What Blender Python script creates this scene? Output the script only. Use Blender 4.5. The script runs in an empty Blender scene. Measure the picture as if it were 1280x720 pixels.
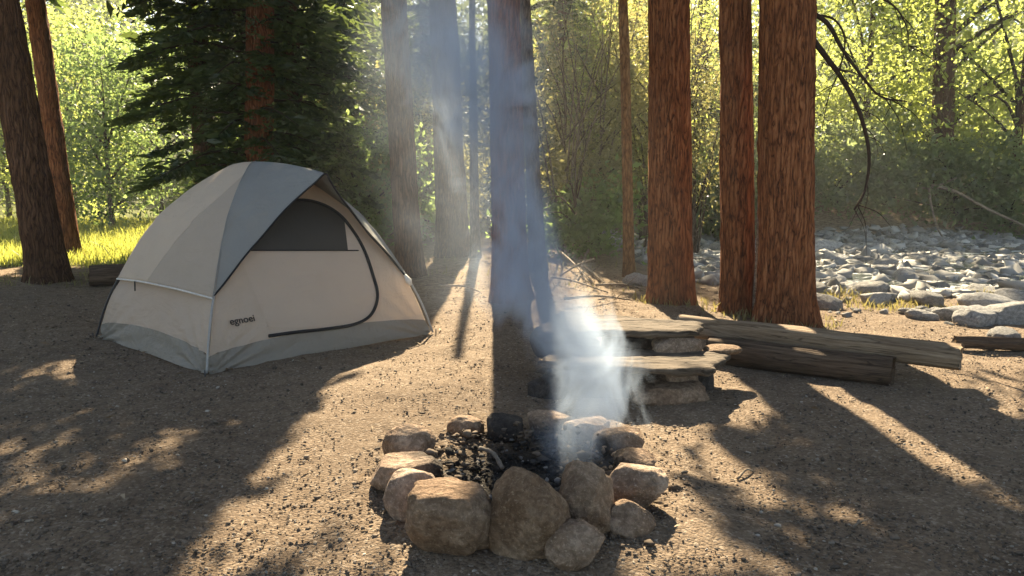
import bpy, bmesh, math, random
import numpy as np
from mathutils import Vector, noise as mnoise

SEED = 7
rng = np.random.default_rng(SEED)
random.seed(SEED)
SC = bpy.context.scene
COL = SC.collection
PITCH = math.radians(8.6)
F = 924.0 / 1280.0            # focal length in picture widths
CAMH = 1.4
SUN_EL, SUN_AZ = math.radians(36), math.radians(-1.9)
SUN = Vector((math.sin(SUN_AZ) * math.cos(SUN_EL), math.cos(SUN_AZ) * math.cos(SUN_EL), math.sin(SUN_EL)))
cp, sp = math.cos(PITCH), math.sin(PITCH)


# ------------------------------------------------------------------ measuring helpers
def ray(px, py):
    u, v = (px - 640) / 924.0, (360 - py) / 924.0
    return Vector((u, cp + v * sp, -sp + v * cp))


def gp(px, py, z=0.0):
    d = ray(px, py)
    t = (z - CAMH) / d.z
    return Vector((d.x * t, d.y * t, z))


def at(px, py, Y):
    d = ray(px, py)
    t = Y / d.y
    return Vector((d.x * t, Y, CAMH + d.z * t))


def project_np(P):
    x, y, z = P[:, 0], P[:, 1], P[:, 2] - CAMH
    w = y * cp - z * sp
    v = y * sp + z * cp
    w = np.maximum(w, 1e-3)
    return 640 + 924 * x / w, 360 - 924 * v / w


# gaps in the canopy, written as the sunny patches they leave on the ground
LIT = [
    (.89, [(470, 452), (530, 425), (575, 385), (606, 372), (606, 400), (592, 470), (575, 525), (500, 540), (468, 560), (470, 720), (180, 720), (150, 716), (300, 590)]),
    (.97, [(560, 520), (640, 530), (612, 600), (590, 760), (560, 980), (420, 980), (455, 730), (455, 545)]),
    (.80, [(286, 510), (296, 520), (150, 618), (0, 680), (0, 646), (120, 594)]),
    (.62, [(0, 462), (130, 440), (170, 452), (0, 497)]),
    (.97, [(510, 335), (612, 335), (612, 380), (540, 420), (518, 400)]),
    (.97, [(655, 325), (800, 345), (910, 385), (940, 440), (870, 470), (690, 470), (660, 420)]),
    (.92, [(880, 486), (930, 474), (1060, 508), (1180, 550), (1290, 585), (1290, 640), (1190, 600), (1080, 560), (1000, 528)]),
    (.66, [(930, 512), (990, 520), (1130, 570), (1090, 575), (1010, 555)]),
    (.62, [(850, 530), (900, 545), (985, 620), (1010, 650), (960, 645), (880, 590)]),
    (.95, [(835, 610), (870, 620), (920, 680), (945, 730), (820, 730)]),
    (.95, [(718, 500), (862, 500), (872, 800), (785, 800), (725, 590)]),
    (.75, [(1200, 505), (1290, 490), (1290, 520), (1240, 520)]),
    (.95, [(850, 384), (1010, 384), (1290, 420), (1290, 470), (1210, 455), (1060, 425)]),
    (.85, [(1005, 350), (1290, 360), (1290, 425), (1010, 400)]),
    (.35, [(870, 300), (1290, 300), (1290, 360), (870, 365)]),
    (.97, [(-60, 262), (200, 262), (190, 331), (-60, 326)]),
]


def in_poly(X, Y, poly):
    inside = np.zeros(len(X), bool)
    n = len(poly)
    j = n - 1
    for i in range(n):
        xi, yi = poly[i]
        xj, yj = poly[j]
        c = ((yi > Y) != (yj > Y)) & (X < (xj - xi) * (Y - yi) / (yj - yi + 1e-9) + xi)
        inside ^= c
        j = i
    return inside


def canopy_keep(C):
    """True for leaves whose shade falls where the ground is shaded"""
    G = C.copy()
    G[:, 0] -= SUN.x / SUN.z * C[:, 2]
    G[:, 1] -= SUN.y / SUN.z * C[:, 2]
    G[:, 2] = 0
    ok = G[:, 1] > .8
    keep = np.ones(len(C), bool)
    px, py = project_np(G)
    jx = 4 * np.sin(G[:, 1] * 9 + G[:, 0] * 5) + 3 * np.sin(G[:, 0] * 23)
    px = px + jx
    pr = rng.random(len(C))
    # clumpy dapple inside the partly lit patches
    dap = .5 + .5 * np.sin(G[:, 0] * 7.1 + 1.3 * np.sin(G[:, 1] * 3.1)) * np.sin(G[:, 1] * 4.3 + 1.1 * np.sin(G[:, 0] * 5.0))
    for w, poly in LIT:
        i = in_poly(px, py, poly) & ok
        thr = 1.01 if w > .94 else w if w > .9 else np.clip(w + .5 * (dap - .35), 0, .99)
        keep &= ~(i & (pr < thr))
    return keep


# ------------------------------------------------------------------ mesh helpers
def mesh_np(name, V, Fc, mat=None, smooth=False):
    me = bpy.data.meshes.new(name)
    V = np.asarray(V, np.float32)
    Fc = np.asarray(Fc, np.int32)
    n, k = Fc.shape
    me.vertices.add(len(V))
    me.vertices.foreach_set('co', V.ravel())
    me.loops.add(n * k)
    me.loops.foreach_set('vertex_index', Fc.ravel())
    me.polygons.add(n)
    me.polygons.foreach_set('loop_start', np.arange(0, n * k, k, dtype=np.int32))
    me.polygons.foreach_set('loop_total', np.full(n, k, np.int32))
    if smooth:
        me.polygons.foreach_set('use_smooth', np.ones(n, bool))
    me.update(calc_edges=True)
    me.validate()
    if mat:
        me.materials.append(mat)
    return me


def link(name, me, parent=None, loc=None):
    o = bpy.data.objects.new(name, me)
    COL.objects.link(o)
    if parent is not None:
        o.parent = parent
    if loc is not None:
        o.location = loc
    return o


def build(name, V, Fc, mat, parent=None, smooth=False):
    """world-space vertices; a child is stored relative to its thing's base, a thing gets its origin at its own base"""
    V = np.asarray(V, float)
    if parent is not None:
        org = world_loc(parent)
        return link(name, mesh_np(name, V - np.array(org), Fc, mat, smooth), parent)
    org = np.array([(V[:, 0].min() + V[:, 0].max()) / 2, (V[:, 1].min() + V[:, 1].max()) / 2, V[:, 2].min()])
    return link(name, mesh_np(name, V - org, Fc, mat, smooth), None, org)


def world_loc(o):
    p = Vector(o.location)
    while o.parent is not None:
        o = o.parent
        p = p + o.location
    return p


def tag(o, label=None, cat=None, group=None, kind=None):
    if label: o['label'] = label
    if cat: o['category'] = cat
    if group: o['group'] = group
    if kind: o['kind'] = kind
    return o


def thing(name, label, cat, loc, group=None):
    o = link(name, None, None, loc)
    o.empty_display_size = .1
    return tag(o, label, cat, group)


class MB:
    """collects tubes and quads for one mesh (quads only)"""
    def __init__(self):
        self.V, self.F = [], []
        self.n = 0

    def add(self, V, Fc):
        V = np.asarray(V, float)
        Fc = np.asarray(Fc, int)
        self.V.append(V)
        self.F.append(Fc + self.n)
        self.n += len(V)

    def tube(self, P, R, seg=8, cap=True):
        P = np.asarray(P, float)
        R = np.full(len(P), R, float) if np.isscalar(R) else np.asarray(R, float)
        T = np.gradient(P, axis=0)
        T /= np.linalg.norm(T, axis=1)[:, None] + 1e-12
        a = np.array([0, 0, 1.0]) if abs(T[0][2]) < .9 else np.array([1.0, 0, 0])
        X = np.cross(T[0], a)
        rings = []
        an = np.linspace(0, 2 * math.pi, seg, endpoint=False)
        for i in range(len(P)):
            X = X - T[i] * np.dot(X, T[i])
            X /= np.linalg.norm(X) + 1e-12
            Yv = np.cross(T[i], X)
            rings.append(P[i] + R[i] * (np.cos(an)[:, None] * X + np.sin(an)[:, None] * Yv))
        V = np.concatenate(rings)
        Fc = []
        for i in range(len(P) - 1):
            for j in range(seg):
                k = (j + 1) % seg
                Fc.append((i * seg + j, i * seg + k, (i + 1) * seg + k, (i + 1) * seg + j))
        if cap:
            nv = len(V)
            V = np.concatenate([V, P[:1], P[-1:]])
            b = (len(P) - 1) * seg
            for j in range(0, seg, 2):
                k, l = (j + 1) % seg, (j + 2) % seg
                Fc.append((nv, l, k, j))
                Fc.append((nv + 1, b + j, b + k, b + l))
        self.add(V, Fc)

    def build(self, name, mat, parent=None, smooth=True):
        return build(name, np.concatenate(self.V), np.concatenate(self.F), mat, parent, smooth)


def catmull(P, n):
    P = np.asarray(P, float)
    if len(P) < 3:
        t = np.linspace(0, 1, n)[:, None]
        return P[0] * (1 - t) + P[-1] * t
    Q = np.concatenate([[2 * P[0] - P[1]], P, [2 * P[-1] - P[-2]]])
    out = []
    for t in np.linspace(0, len(P) - 1 - 1e-9, n):
        i = int(t)
        f = t - i
        a, b, c, d = Q[i], Q[i + 1], Q[i + 2], Q[i + 3]
        out.append(.5 * (2 * b + (c - a) * f + (2 * a - 5 * b + 4 * c - d) * f * f + (3 * b - a - 3 * c + d) * f ** 3))
    return np.array(out)


# ------------------------------------------------------------------ materials
def new_mat(name):
    m = bpy.data.materials.new(name)
    m.use_nodes = True
    nt = m.node_tree
    nt.nodes.clear()
    return m, nt, nt.nodes, nt.links


def N(nt, typ, **kw):
    n = nt.nodes.new(typ)
    for k, v in kw.items():
        if k in n.inputs and not hasattr(n, k):
            n.inputs[k].default_value = v
        else:
            try:
                setattr(n, k, v)
            except Exception:
                n.inputs[k].default_value = v
    return n


def ramp(nt, fac, stops):
    r = nt.nodes.new('ShaderNodeValToRGB')
    e = r.color_ramp.elements
    while len(e) < len(stops):
        e.new(.5)
    for i, (p, c) in enumerate(stops):
        e[i].position = p
        e[i].color = (*c, 1) if len(c) == 3 else c
    nt.links.new(fac, r.inputs[0])
    return r.outputs[0]


def coords(nt, kind='Object', scale=(1, 1, 1), rot=(0, 0, 0)):
    tc = nt.nodes.new('ShaderNodeTexCoord')
    mp = nt.nodes.new('ShaderNodeMapping')
    mp.inputs['Scale'].default_value = scale
    mp.inputs['Rotation'].default_value = rot
    if kind == 'World':
        g = nt.nodes.new('ShaderNodeNewGeometry')
        nt.links.new(g.outputs['Position'], mp.inputs[0])
    else:
        nt.links.new(tc.outputs[kind], mp.inputs[0])
    return mp.outputs[0]


def noise(nt, vec, scale, detail=6, rough=.55, dist=0.0):
    n = nt.nodes.new('ShaderNodeTexNoise')
    n.inputs['Scale'].default_value = scale
    n.inputs['Detail'].default_value = detail
    n.inputs['Roughness'].default_value = rough
    n.inputs['Distortion'].default_value = dist
    nt.links.new(vec, n.inputs['Vector'])
    return n.outputs['Fac']


def voro(nt, vec, scale, feature='F1', out='Distance', rnd=1.0):
    n = nt.nodes.new('ShaderNodeTexVoronoi')
    n.feature = feature
    n.inputs['Scale'].default_value = scale
    n.inputs['Randomness'].default_value = rnd
    nt.links.new(vec, n.inputs['Vector'])
    return n.outputs[out]


def math_(nt, op, a, b=None, clamp=False):
    n = nt.nodes.new('ShaderNodeMath')
    n.operation = op
    n.use_clamp = clamp
    for i, x in enumerate((a, b)):
        if x is None:
            continue
        if isinstance(x, (int, float)):
            n.inputs[i].default_value = x
        else:
            nt.links.new(x, n.inputs[i])
    return n.outputs[0]


def mixc(nt, fac, a, b, mode='MIX'):
    n = nt.nodes.new('ShaderNodeMix')
    n.data_type = 'RGBA'
    n.blend_type = mode
    for sock, x in ((n.inputs[0], fac), (n.inputs[6], a), (n.inputs[7], b)):
        if isinstance(x, (int, float)):
            sock.default_value = x
        elif isinstance(x, tuple):
            sock.default_value = (*x, 1)
        else:
            nt.links.new(x, sock)
    return n.outputs[2]


def bump(nt, h, strength, dist, nrm=None):
    b = nt.nodes.new('ShaderNodeBump')
    b.inputs['Strength'].default_value = strength
    b.inputs['Distance'].default_value = dist
    nt.links.new(h, b.inputs['Height'])
    if nrm is not None:
        nt.links.new(nrm, b.inputs['Normal'])
    return b.outputs[0]


def finish(nt, col, rough=.85, nrm=None, spec=.25, **kw):
    p = nt.nodes.new('ShaderNodeBsdfPrincipled')
    o = nt.nodes.new('ShaderNodeOutputMaterial')
    if isinstance(col, tuple):
        p.inputs['Base Color'].default_value = (*col, 1)
    else:
        nt.links.new(col, p.inputs['Base Color'])
    if isinstance(rough, (int, float)):
        p.inputs['Roughness'].default_value = rough
    else:
        nt.links.new(rough, p.inputs['Roughness'])
    p.inputs['Specular IOR Level'].default_value = spec
    if nrm is not None:
        nt.links.new(nrm, p.inputs['Normal'])
    for k, v in kw.items():
        p.inputs[k].default_value = v
    nt.links.new(p.outputs[0], o.inputs[0])
    return p


def bark_mat(name, ridge, fissure, light, scale=1.0, vs=.13):
    m, nt, nd, lk = new_mat(name)
    v = coords(nt, 'Object', (1, 1, vs))
    warp = noise(nt, coords(nt, 'Object', (1, 1, .5)), 3.0 * scale, 3)
    vv = nt.nodes.new('ShaderNodeVectorMath'); vv.operation = 'ADD'
    lk.new(v, vv.inputs[0])
    sc = nt.nodes.new('ShaderNodeVectorMath'); sc.operation = 'SCALE'
    cmb = nt.nodes.new('ShaderNodeCombineXYZ')
    lk.new(warp, cmb.inputs[0]); lk.new(warp, cmb.inputs[1])
    lk.new(cmb.outputs[0], sc.inputs[0]); sc.inputs['Scale'].default_value = .12
    lk.new(sc.outputs[0], vv.inputs[1])
    e = voro(nt, vv.outputs[0], 15 * scale, 'DISTANCE_TO_EDGE')
    e2 = voro(nt, vv.outputs[0], 34 * scale, 'DISTANCE_TO_EDGE')
    fis = math_(nt, 'SMOOTH_MIN', math_(nt, 'MULTIPLY', e, 3.2), 1.0)
    fis = math_(nt, 'ADD', math_(nt, 'MULTIPLY', fis, .6), math_(nt, 'MULTIPLY', math_(nt, 'MULTIPLY', e2, 4.0, True), .3))
    n1 = noise(nt, v, 24 * scale, 9, .72, .6)
    rag = noise(nt, coords(nt, 'Object', (1, 1, .3)), 9 * scale, 6, .7)
    n1 = math_(nt, 'ADD', math_(nt, 'MULTIPLY', n1, .75), math_(nt, 'MULTIPLY', rag, .65))
    n2 = noise(nt, coords(nt, 'Object', (1, 1, .35)), 2.2, 4)
    h = math_(nt, 'ADD', math_(nt, 'MULTIPLY', fis, .64), math_(nt, 'MULTIPLY', n1, .58))
    c = ramp(nt, h, [(.40, fissure), (.66, ridge), (.92, light)])
    c = mixc(nt, ramp(nt, n2, [(.35, (0, 0, 0)), (.7, (1, 1, 1))]), c, mixc(nt, .5, c, tuple(x * .55 for x in ridge)))
    fine = noise(nt, coords(nt, 'Object', (1, 1, .3)), 120, 4)
    hb = math_(nt, 'ADD', h, math_(nt, 'MULTIPLY', fine, .12))
    finish(nt, c, .92, bump(nt, hb, 1.0, .035), .1)
    return m


def leaf_mat(name, dark, lite, trans, tw=.5):
    m, nt, nd, lk = new_mat(name)
    g = nd.new('ShaderNodeNewGeometry')
    oi = nd.new('ShaderNodeObjectInfo')
    r = g.outputs['Random Per Island']
    big = noise(nt, coords(nt, 'World'), .9, 2)
    f = math_(nt, 'ADD', math_(nt, 'MULTIPLY', r, .6), math_(nt, 'MULTIPLY', big, .4))
    c = ramp(nt, f, [(.1, dark), (.9, lite)])
    d = nd.new('ShaderNodeBsdfDiffuse'); lk.new(c, d.inputs[0])
    t = nd.new('ShaderNodeBsdfTranslucent')
    lk.new(ramp(nt, f, [(.1, tuple(x * .6 for x in trans)), (.9, trans)]), t.inputs[0])
    gl = nd.new('ShaderNodeBsdfGlossy'); gl.inputs['Roughness'].default_value = .45
    gl.inputs['Color'].default_value = (.9, .95, 1, 1)
    mx = nd.new('ShaderNodeMixShader'); mx.inputs[0].default_value = tw
    lk.new(d.outputs[0], mx.inputs[1]); lk.new(t.outputs[0], mx.inputs[2])
    m2 = nd.new('ShaderNodeMixShader'); m2.inputs[0].default_value = .04
    lk.new(mx.outputs[0], m2.inputs[1]); lk.new(gl.outputs[0], m2.inputs[2])
    o = nd.new('ShaderNodeOutputMaterial')
    lk.new(m2.outputs[0], o.inputs[0])
    return m


def rock_mat(name, a, b, c, scale=1.0, bd=.02, soot=False):
    m, nt, nd, lk = new_mat(name)
    v = coords(nt, 'Object', (scale,) * 3)
    oi = nd.new('ShaderNodeObjectInfo')
    ad = nd.new('ShaderNodeVectorMath'); ad.operation = 'ADD'
    lk.new(v, ad.inputs[0])
    mu = math_(nt, 'MULTIPLY', oi.outputs['Random'], 40)
    cb = nd.new('ShaderNodeCombineXYZ'); lk.new(mu, cb.inputs[0]); lk.new(mu, cb.inputs[1])
    lk.new(cb.outputs[0], ad.inputs[1])
    v = ad.outputs[0]
    n1 = noise(nt, v, 6, 8, .6)
    n2 = noise(nt, v, 38, 6, .65)
    col = ramp(nt, n1, [(.3, a), (.5, b), (.72, c)])
    col = mixc(nt, ramp(nt, n2, [(.42, (1, 1, 1)), (.62, (0, 0, 0))]), col, mixc(nt, .5, col, tuple(x * .4 for x in a)))
    spk = noise(nt, v, 95, 3, .7)
    col = mixc(nt, ramp(nt, spk, [(.55, (0, 0, 0)), (.70, (.32, .32, .32))]), col, tuple(min(.8, x * 1.6) for x in c))
    hv = nd.new('ShaderNodeHueSaturation')
    lk.new(col, hv.inputs['Color'])
    lk.new(math_(nt, 'ADD', math_(nt, 'MULTIPLY', oi.outputs['Random'], .5), .75), hv.inputs['Value'])
    lk.new(math_(nt, 'SUBTRACT', 1.05, math_(nt, 'MULTIPLY', oi.outputs['Random'], .3)), hv.inputs['Saturation'])
    pit = voro(nt, v, 30)
    h = math_(nt, 'ADD', math_(nt, 'MULTIPLY', n1, .8), math_(nt, 'ADD', math_(nt, 'MULTIPLY', n2, .45), math_(nt, 'MULTIPLY', pit, .15)))
    hcol = hv.outputs[0]
    if soot:
        g = nd.new('ShaderNodeNewGeometry')
        sub = nd.new('ShaderNodeVectorMath'); sub.operation = 'DISTANCE'
        lk.new(g.outputs['Position'], sub.inputs[0]); sub.inputs[1].default_value = (.05, 3.25, .02)
        dd = math_(nt, 'ADD', sub.outputs['Value'], math_(nt, 'MULTIPLY', math_(nt, 'SUBTRACT', n1, .5), .35))
        hcol = mixc(nt, ramp(nt, dd, [(.44, (.92, .92, .92)), (.56, (0, 0, 0))]), hcol, (.022, .019, .017))
    finish(nt, hcol, .88, bump(nt, h, 1.0, bd), .2)
    return m


def wood_mat(name, a, b, c, axis_scale=(1, 14, 14), bd=.01):
    m, nt, nd, lk = new_mat(name)
    v = coords(nt, 'Object', axis_scale)
    n1 = noise(nt, v, 1.6, 8, .65, .4)
    n2 = noise(nt, v, 7, 6, .6)
    n3 = noise(nt, coords(nt, 'Object'), 2.3, 4)
    n4 = noise(nt, coords(nt, 'Object', tuple(x * 1.0 for x in axis_scale)), 22, 5, .7)
    ck = noise(nt, coords(nt, 'Object', tuple(x * .55 for x in axis_scale)), 2.6, 3, .5, .3)
    crack = ramp(nt, ck, [(.475, (0, 0, 0)), (.497, (.6, .6, .6)), (.503, (.6, .6, .6)), (.525, (0, 0, 0))])
    h = math_(nt, 'ADD', math_(nt, 'MULTIPLY', n1, .7), math_(nt, 'MULTIPLY', n2, .35))
    col = ramp(nt, h, [(.38, a), (.52, b), (.7, c)])
    col = mixc(nt, ramp(nt, n3, [(.4, (0, 0, 0)), (.75, (.7, .7, .7))]), col, mixc(nt, .5, col, a))
    col = mixc(nt, ramp(nt, n4, [(.4, (.5, .5, .5)), (.6, (0, 0, 0))]), col, mixc(nt, .55, col, a))
    col = mixc(nt, crack, col, tuple(x * .3 for x in a))
    h = math_(nt, 'ADD', h, math_(nt, 'MULTIPLY', n4, .25))
    finish(nt, col, .85, bump(nt, math_(nt, 'SUBTRACT', h, math_(nt, 'MULTIPLY', crack, .5)), 1, bd), .15)
    return m


def cloth_mat(name, col, trans, tw=.3, wr=.02):
    m, nt, nd, lk = new_mat(name)
    v = coords(nt, 'Object')
    n1 = noise(nt, coords(nt, 'Object', (1, 1, 2.2), (.3, .5, .2)), 3.2, 5, .55, .8)
    n2 = noise(nt, coords(nt, 'Object', (4, 4, 1), (.6, .2, .9)), 3.0, 3)
    stain = noise(nt, v, 5, 5)
    c = mixc(nt, ramp(nt, stain, [(.45, (0, 0, 0)), (.8, (.25, .25, .25))]), col, tuple(x * .7 for x in col))
    b = bump(nt, math_(nt, 'ADD', n1, math_(nt, 'MULTIPLY', n2, .5)), .9, wr * 1.3)
    weave = noise(nt, v, 600, 1)
    b = bump(nt, weave, .08, .002, b)
    p = nd.new('ShaderNodeBsdfPrincipled')
    lk.new(c, p.inputs['Base Color']); p.inputs['Roughness'].default_value = .6
    p.inputs['Specular IOR Level'].default_value = .3
    lk.new(b, p.inputs['Normal'])
    t = nd.new('ShaderNodeBsdfTranslucent'); t.inputs[0].default_value = (*trans, 1); lk.new(b, t.inputs['Normal'])
    mx = nd.new('ShaderNodeMixShader'); mx.inputs[0].default_value = tw
    lk.new(p.outputs[0], mx.inputs[1]); lk.new(t.outputs[0], mx.inputs[2])
    o = nd.new('ShaderNodeOutputMaterial'); lk.new(mx.outputs[0], o.inputs[0])
    return m


def plain(name, col, rough=.5, spec=.3, metallic=0.0, nscale=40, var=.3):
    m, nt, nd, lk = new_mat(name)
    n1 = noise(nt, coords(nt, 'Object'), nscale, 4)
    c = mixc(nt, n1, tuple(x * (1 - var) for x in col), tuple(min(1, x * (1 + var)) for x in col))
    finish(nt, c, rough, bump(nt, n1, .2, .003), spec, Metallic=metallic)
    return m


M = {}
M['bark_red'] = bark_mat('red_bark', (.24, .092, .042), (.036, .016, .010), (.37, .165, .080), 1.7, .085)
M['bark_brown'] = bark_mat('brown_bark', (.11, .058, .034), (.024, .013, .009), (.18, .10, .06), 1.7, .085)
M['bark_thin'] = bark_mat('thin_bark', (.22, .12, .055), (.06, .034, .02), (.32, .19, .09), 1.6, .2)
M['bark_grey'] = bark_mat('grey_bark', (.13, .10, .075), (.035, .026, .02), (.22, .18, .14), 1.5, .2)
M['twig'] = plain('twig_wood', (.05, .034, .024), .9, .1, 0, 60)
M['dead_wood'] = wood_mat('dead_wood', (.12, .09, .065), (.30, .24, .18), (.46, .38, .30))
M['leaf_bright'] = leaf_mat('bright_leaf', (.045, .085, .014), (.12, .17, .03), (.68, .77, .20), .65)
M['leaf_mid'] = leaf_mat('mid_leaf', (.028, .058, .014), (.085, .125, .03), (.40, .56, .17), .58)
M['leaf_willow'] = leaf_mat('willow_leaf', (.04, .054, .018), (.11, .115, .04), (.52, .48, .17), .55)
M['leaf_dark'] = leaf_mat('conifer_leaf', (.014, .034, .013), (.046, .080, .024), (.22, .30, .075), .4)
M['leaf_far'] = leaf_mat('far_leaf', (.018, .040, .014), (.065, .095, .03), (.34, .40, .13), .5)
M['leaf_bank'] = leaf_mat('bank_leaf', (.035, .06, .028), (.08, .12, .05), (.42, .52, .20), .58)
M['grass'] = leaf_mat('grass_blade', (.07, .11, .02), (.16, .19, .04), (.66, .68, .14), .55)
M['grass_dry'] = leaf_mat('dry_grass_blade', (.13, .12, .04), (.25, .22, .09), (.42, .36, .12), .45)
M['stone'] = rock_mat('ring_stone', (.165, .098, .058), (.31, .20, .128), (.52, .38, .27), 1.0, .045, True)
M['stone_dark'] = rock_mat('dark_stone', (.035, .030, .028), (.075, .064, .058), (.13, .11, .10), 1.0, .02)  # dark tone of the soot-black ring stone and of stones under the slabs
M['river'] = rock_mat('river_stone', (.23, .225, .215), (.40, .39, .375), (.62, .60, .57), 1.3, .03)
M['slab'] = wood_mat('slab_stone', (.055, .043, .033), (.135, .105, .08), (.26, .21, .16), (1.3, 6, 22), .02)
M['log'] = wood_mat('weathered_log', (.13, .085, .055), (.28, .205, .14), (.42, .33, .24), (1, 16, 16), .012)
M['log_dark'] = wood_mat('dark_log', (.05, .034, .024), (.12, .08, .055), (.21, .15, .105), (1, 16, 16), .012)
M['char'] = plain('char', (.016, .014, .013), .95, .1, 0, 50, .6)
M['ash_wood'] = plain('ash_wood', (.16, .14, .12), .95, .1, 0, 50, .6)
M['clod'] = plain('clod', (.11, .08, .058), .95, .1, 0, 60, .6)
M['fly_beige'] = cloth_mat('fly_beige', (.72, .60, .49), (.72, .58, .45), .36)
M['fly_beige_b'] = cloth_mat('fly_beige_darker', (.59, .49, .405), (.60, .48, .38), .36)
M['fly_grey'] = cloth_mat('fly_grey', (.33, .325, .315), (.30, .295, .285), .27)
M['body'] = cloth_mat('tent_beige', (.65, .55, .465), (.70, .575, .46), .41)
M['door'] = cloth_mat('tent_door_beige', (.67, .57, .485), (.73, .60, .49), .43, .012)
M['skirt'] = cloth_mat('tent_grey', (.28, .25, .215), (.2, .18, .155), .15, .03)
M['mesh'] = cloth_mat('tent_mesh', (.075, .068, .06), (.10, .085, .07), .3, .004)
M['piping'] = plain('black_piping', (.012, .012, .014), .6)
M['piping_white'] = plain('white_piping', (.62, .58, .54), .6)
M['pole'] = plain('grey_pole', (.30, .29, .28), .4, .5)
M['pole_dark'] = plain('dark_pole', (.03, .03, .035), .4, .5)


# ------------------------------------------------------------------ terrain
def sstep(a, b, x):
    t = np.clip((x - a) / (b - a), 0, 1)
    return t * t * (3 - 2 * t)


def bank_y(x):
    """near edge of the stream bed"""
    return 9.4 + np.maximum(0, 3.2 - x) * 1.0 - .12 * np.maximum(0, x - 3) + .3 * np.sin(x * .9) + .28 * np.sin(x * 2.3 + 1) + .16 * np.sin(x * 5.1)


def far_y(x):
    return 18.6 + .05 * x + .5 * np.sin(x * .5)


def riverness(x, y):
    a = sstep(-.3, 1.0, y - bank_y(x)) * (1 - sstep(-.6, 1.0, y - far_y(x)))
    return a * sstep(1.5, 3.5, x)


def meadowness(x, y):
    return (1 - sstep(-6.6, -5.4, x)) * sstep(11.0, 12.0, y + .3 * np.sin(x * 2))


def ground_z(x, y):
    x = np.asarray(x, float)
    y = np.asarray(y, float)
    z = .018 * np.sin(x * 1.3 + .4) * np.sin(y * 1.1) + .012 * np.sin(x * 2.9 + y * 2.2)
    z = z - .30 * riverness(x, y)
    z = z + .9 * sstep(0, 3, y - far_y(x)) * sstep(2, 5, x)
    z = z + 11 * sstep(34, 95, y) + 7 * sstep(16, 60, np.abs(x)) * sstep(10, 45, y)
    # shallow pit inside the fire ring
    r = np.hypot(x - .05, y - 3.25)
    z = z - .05 * (1 - sstep(.2, .5, r)) + .03 * np.exp(-((r - .72) / .16) ** 2)
    return z


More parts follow.
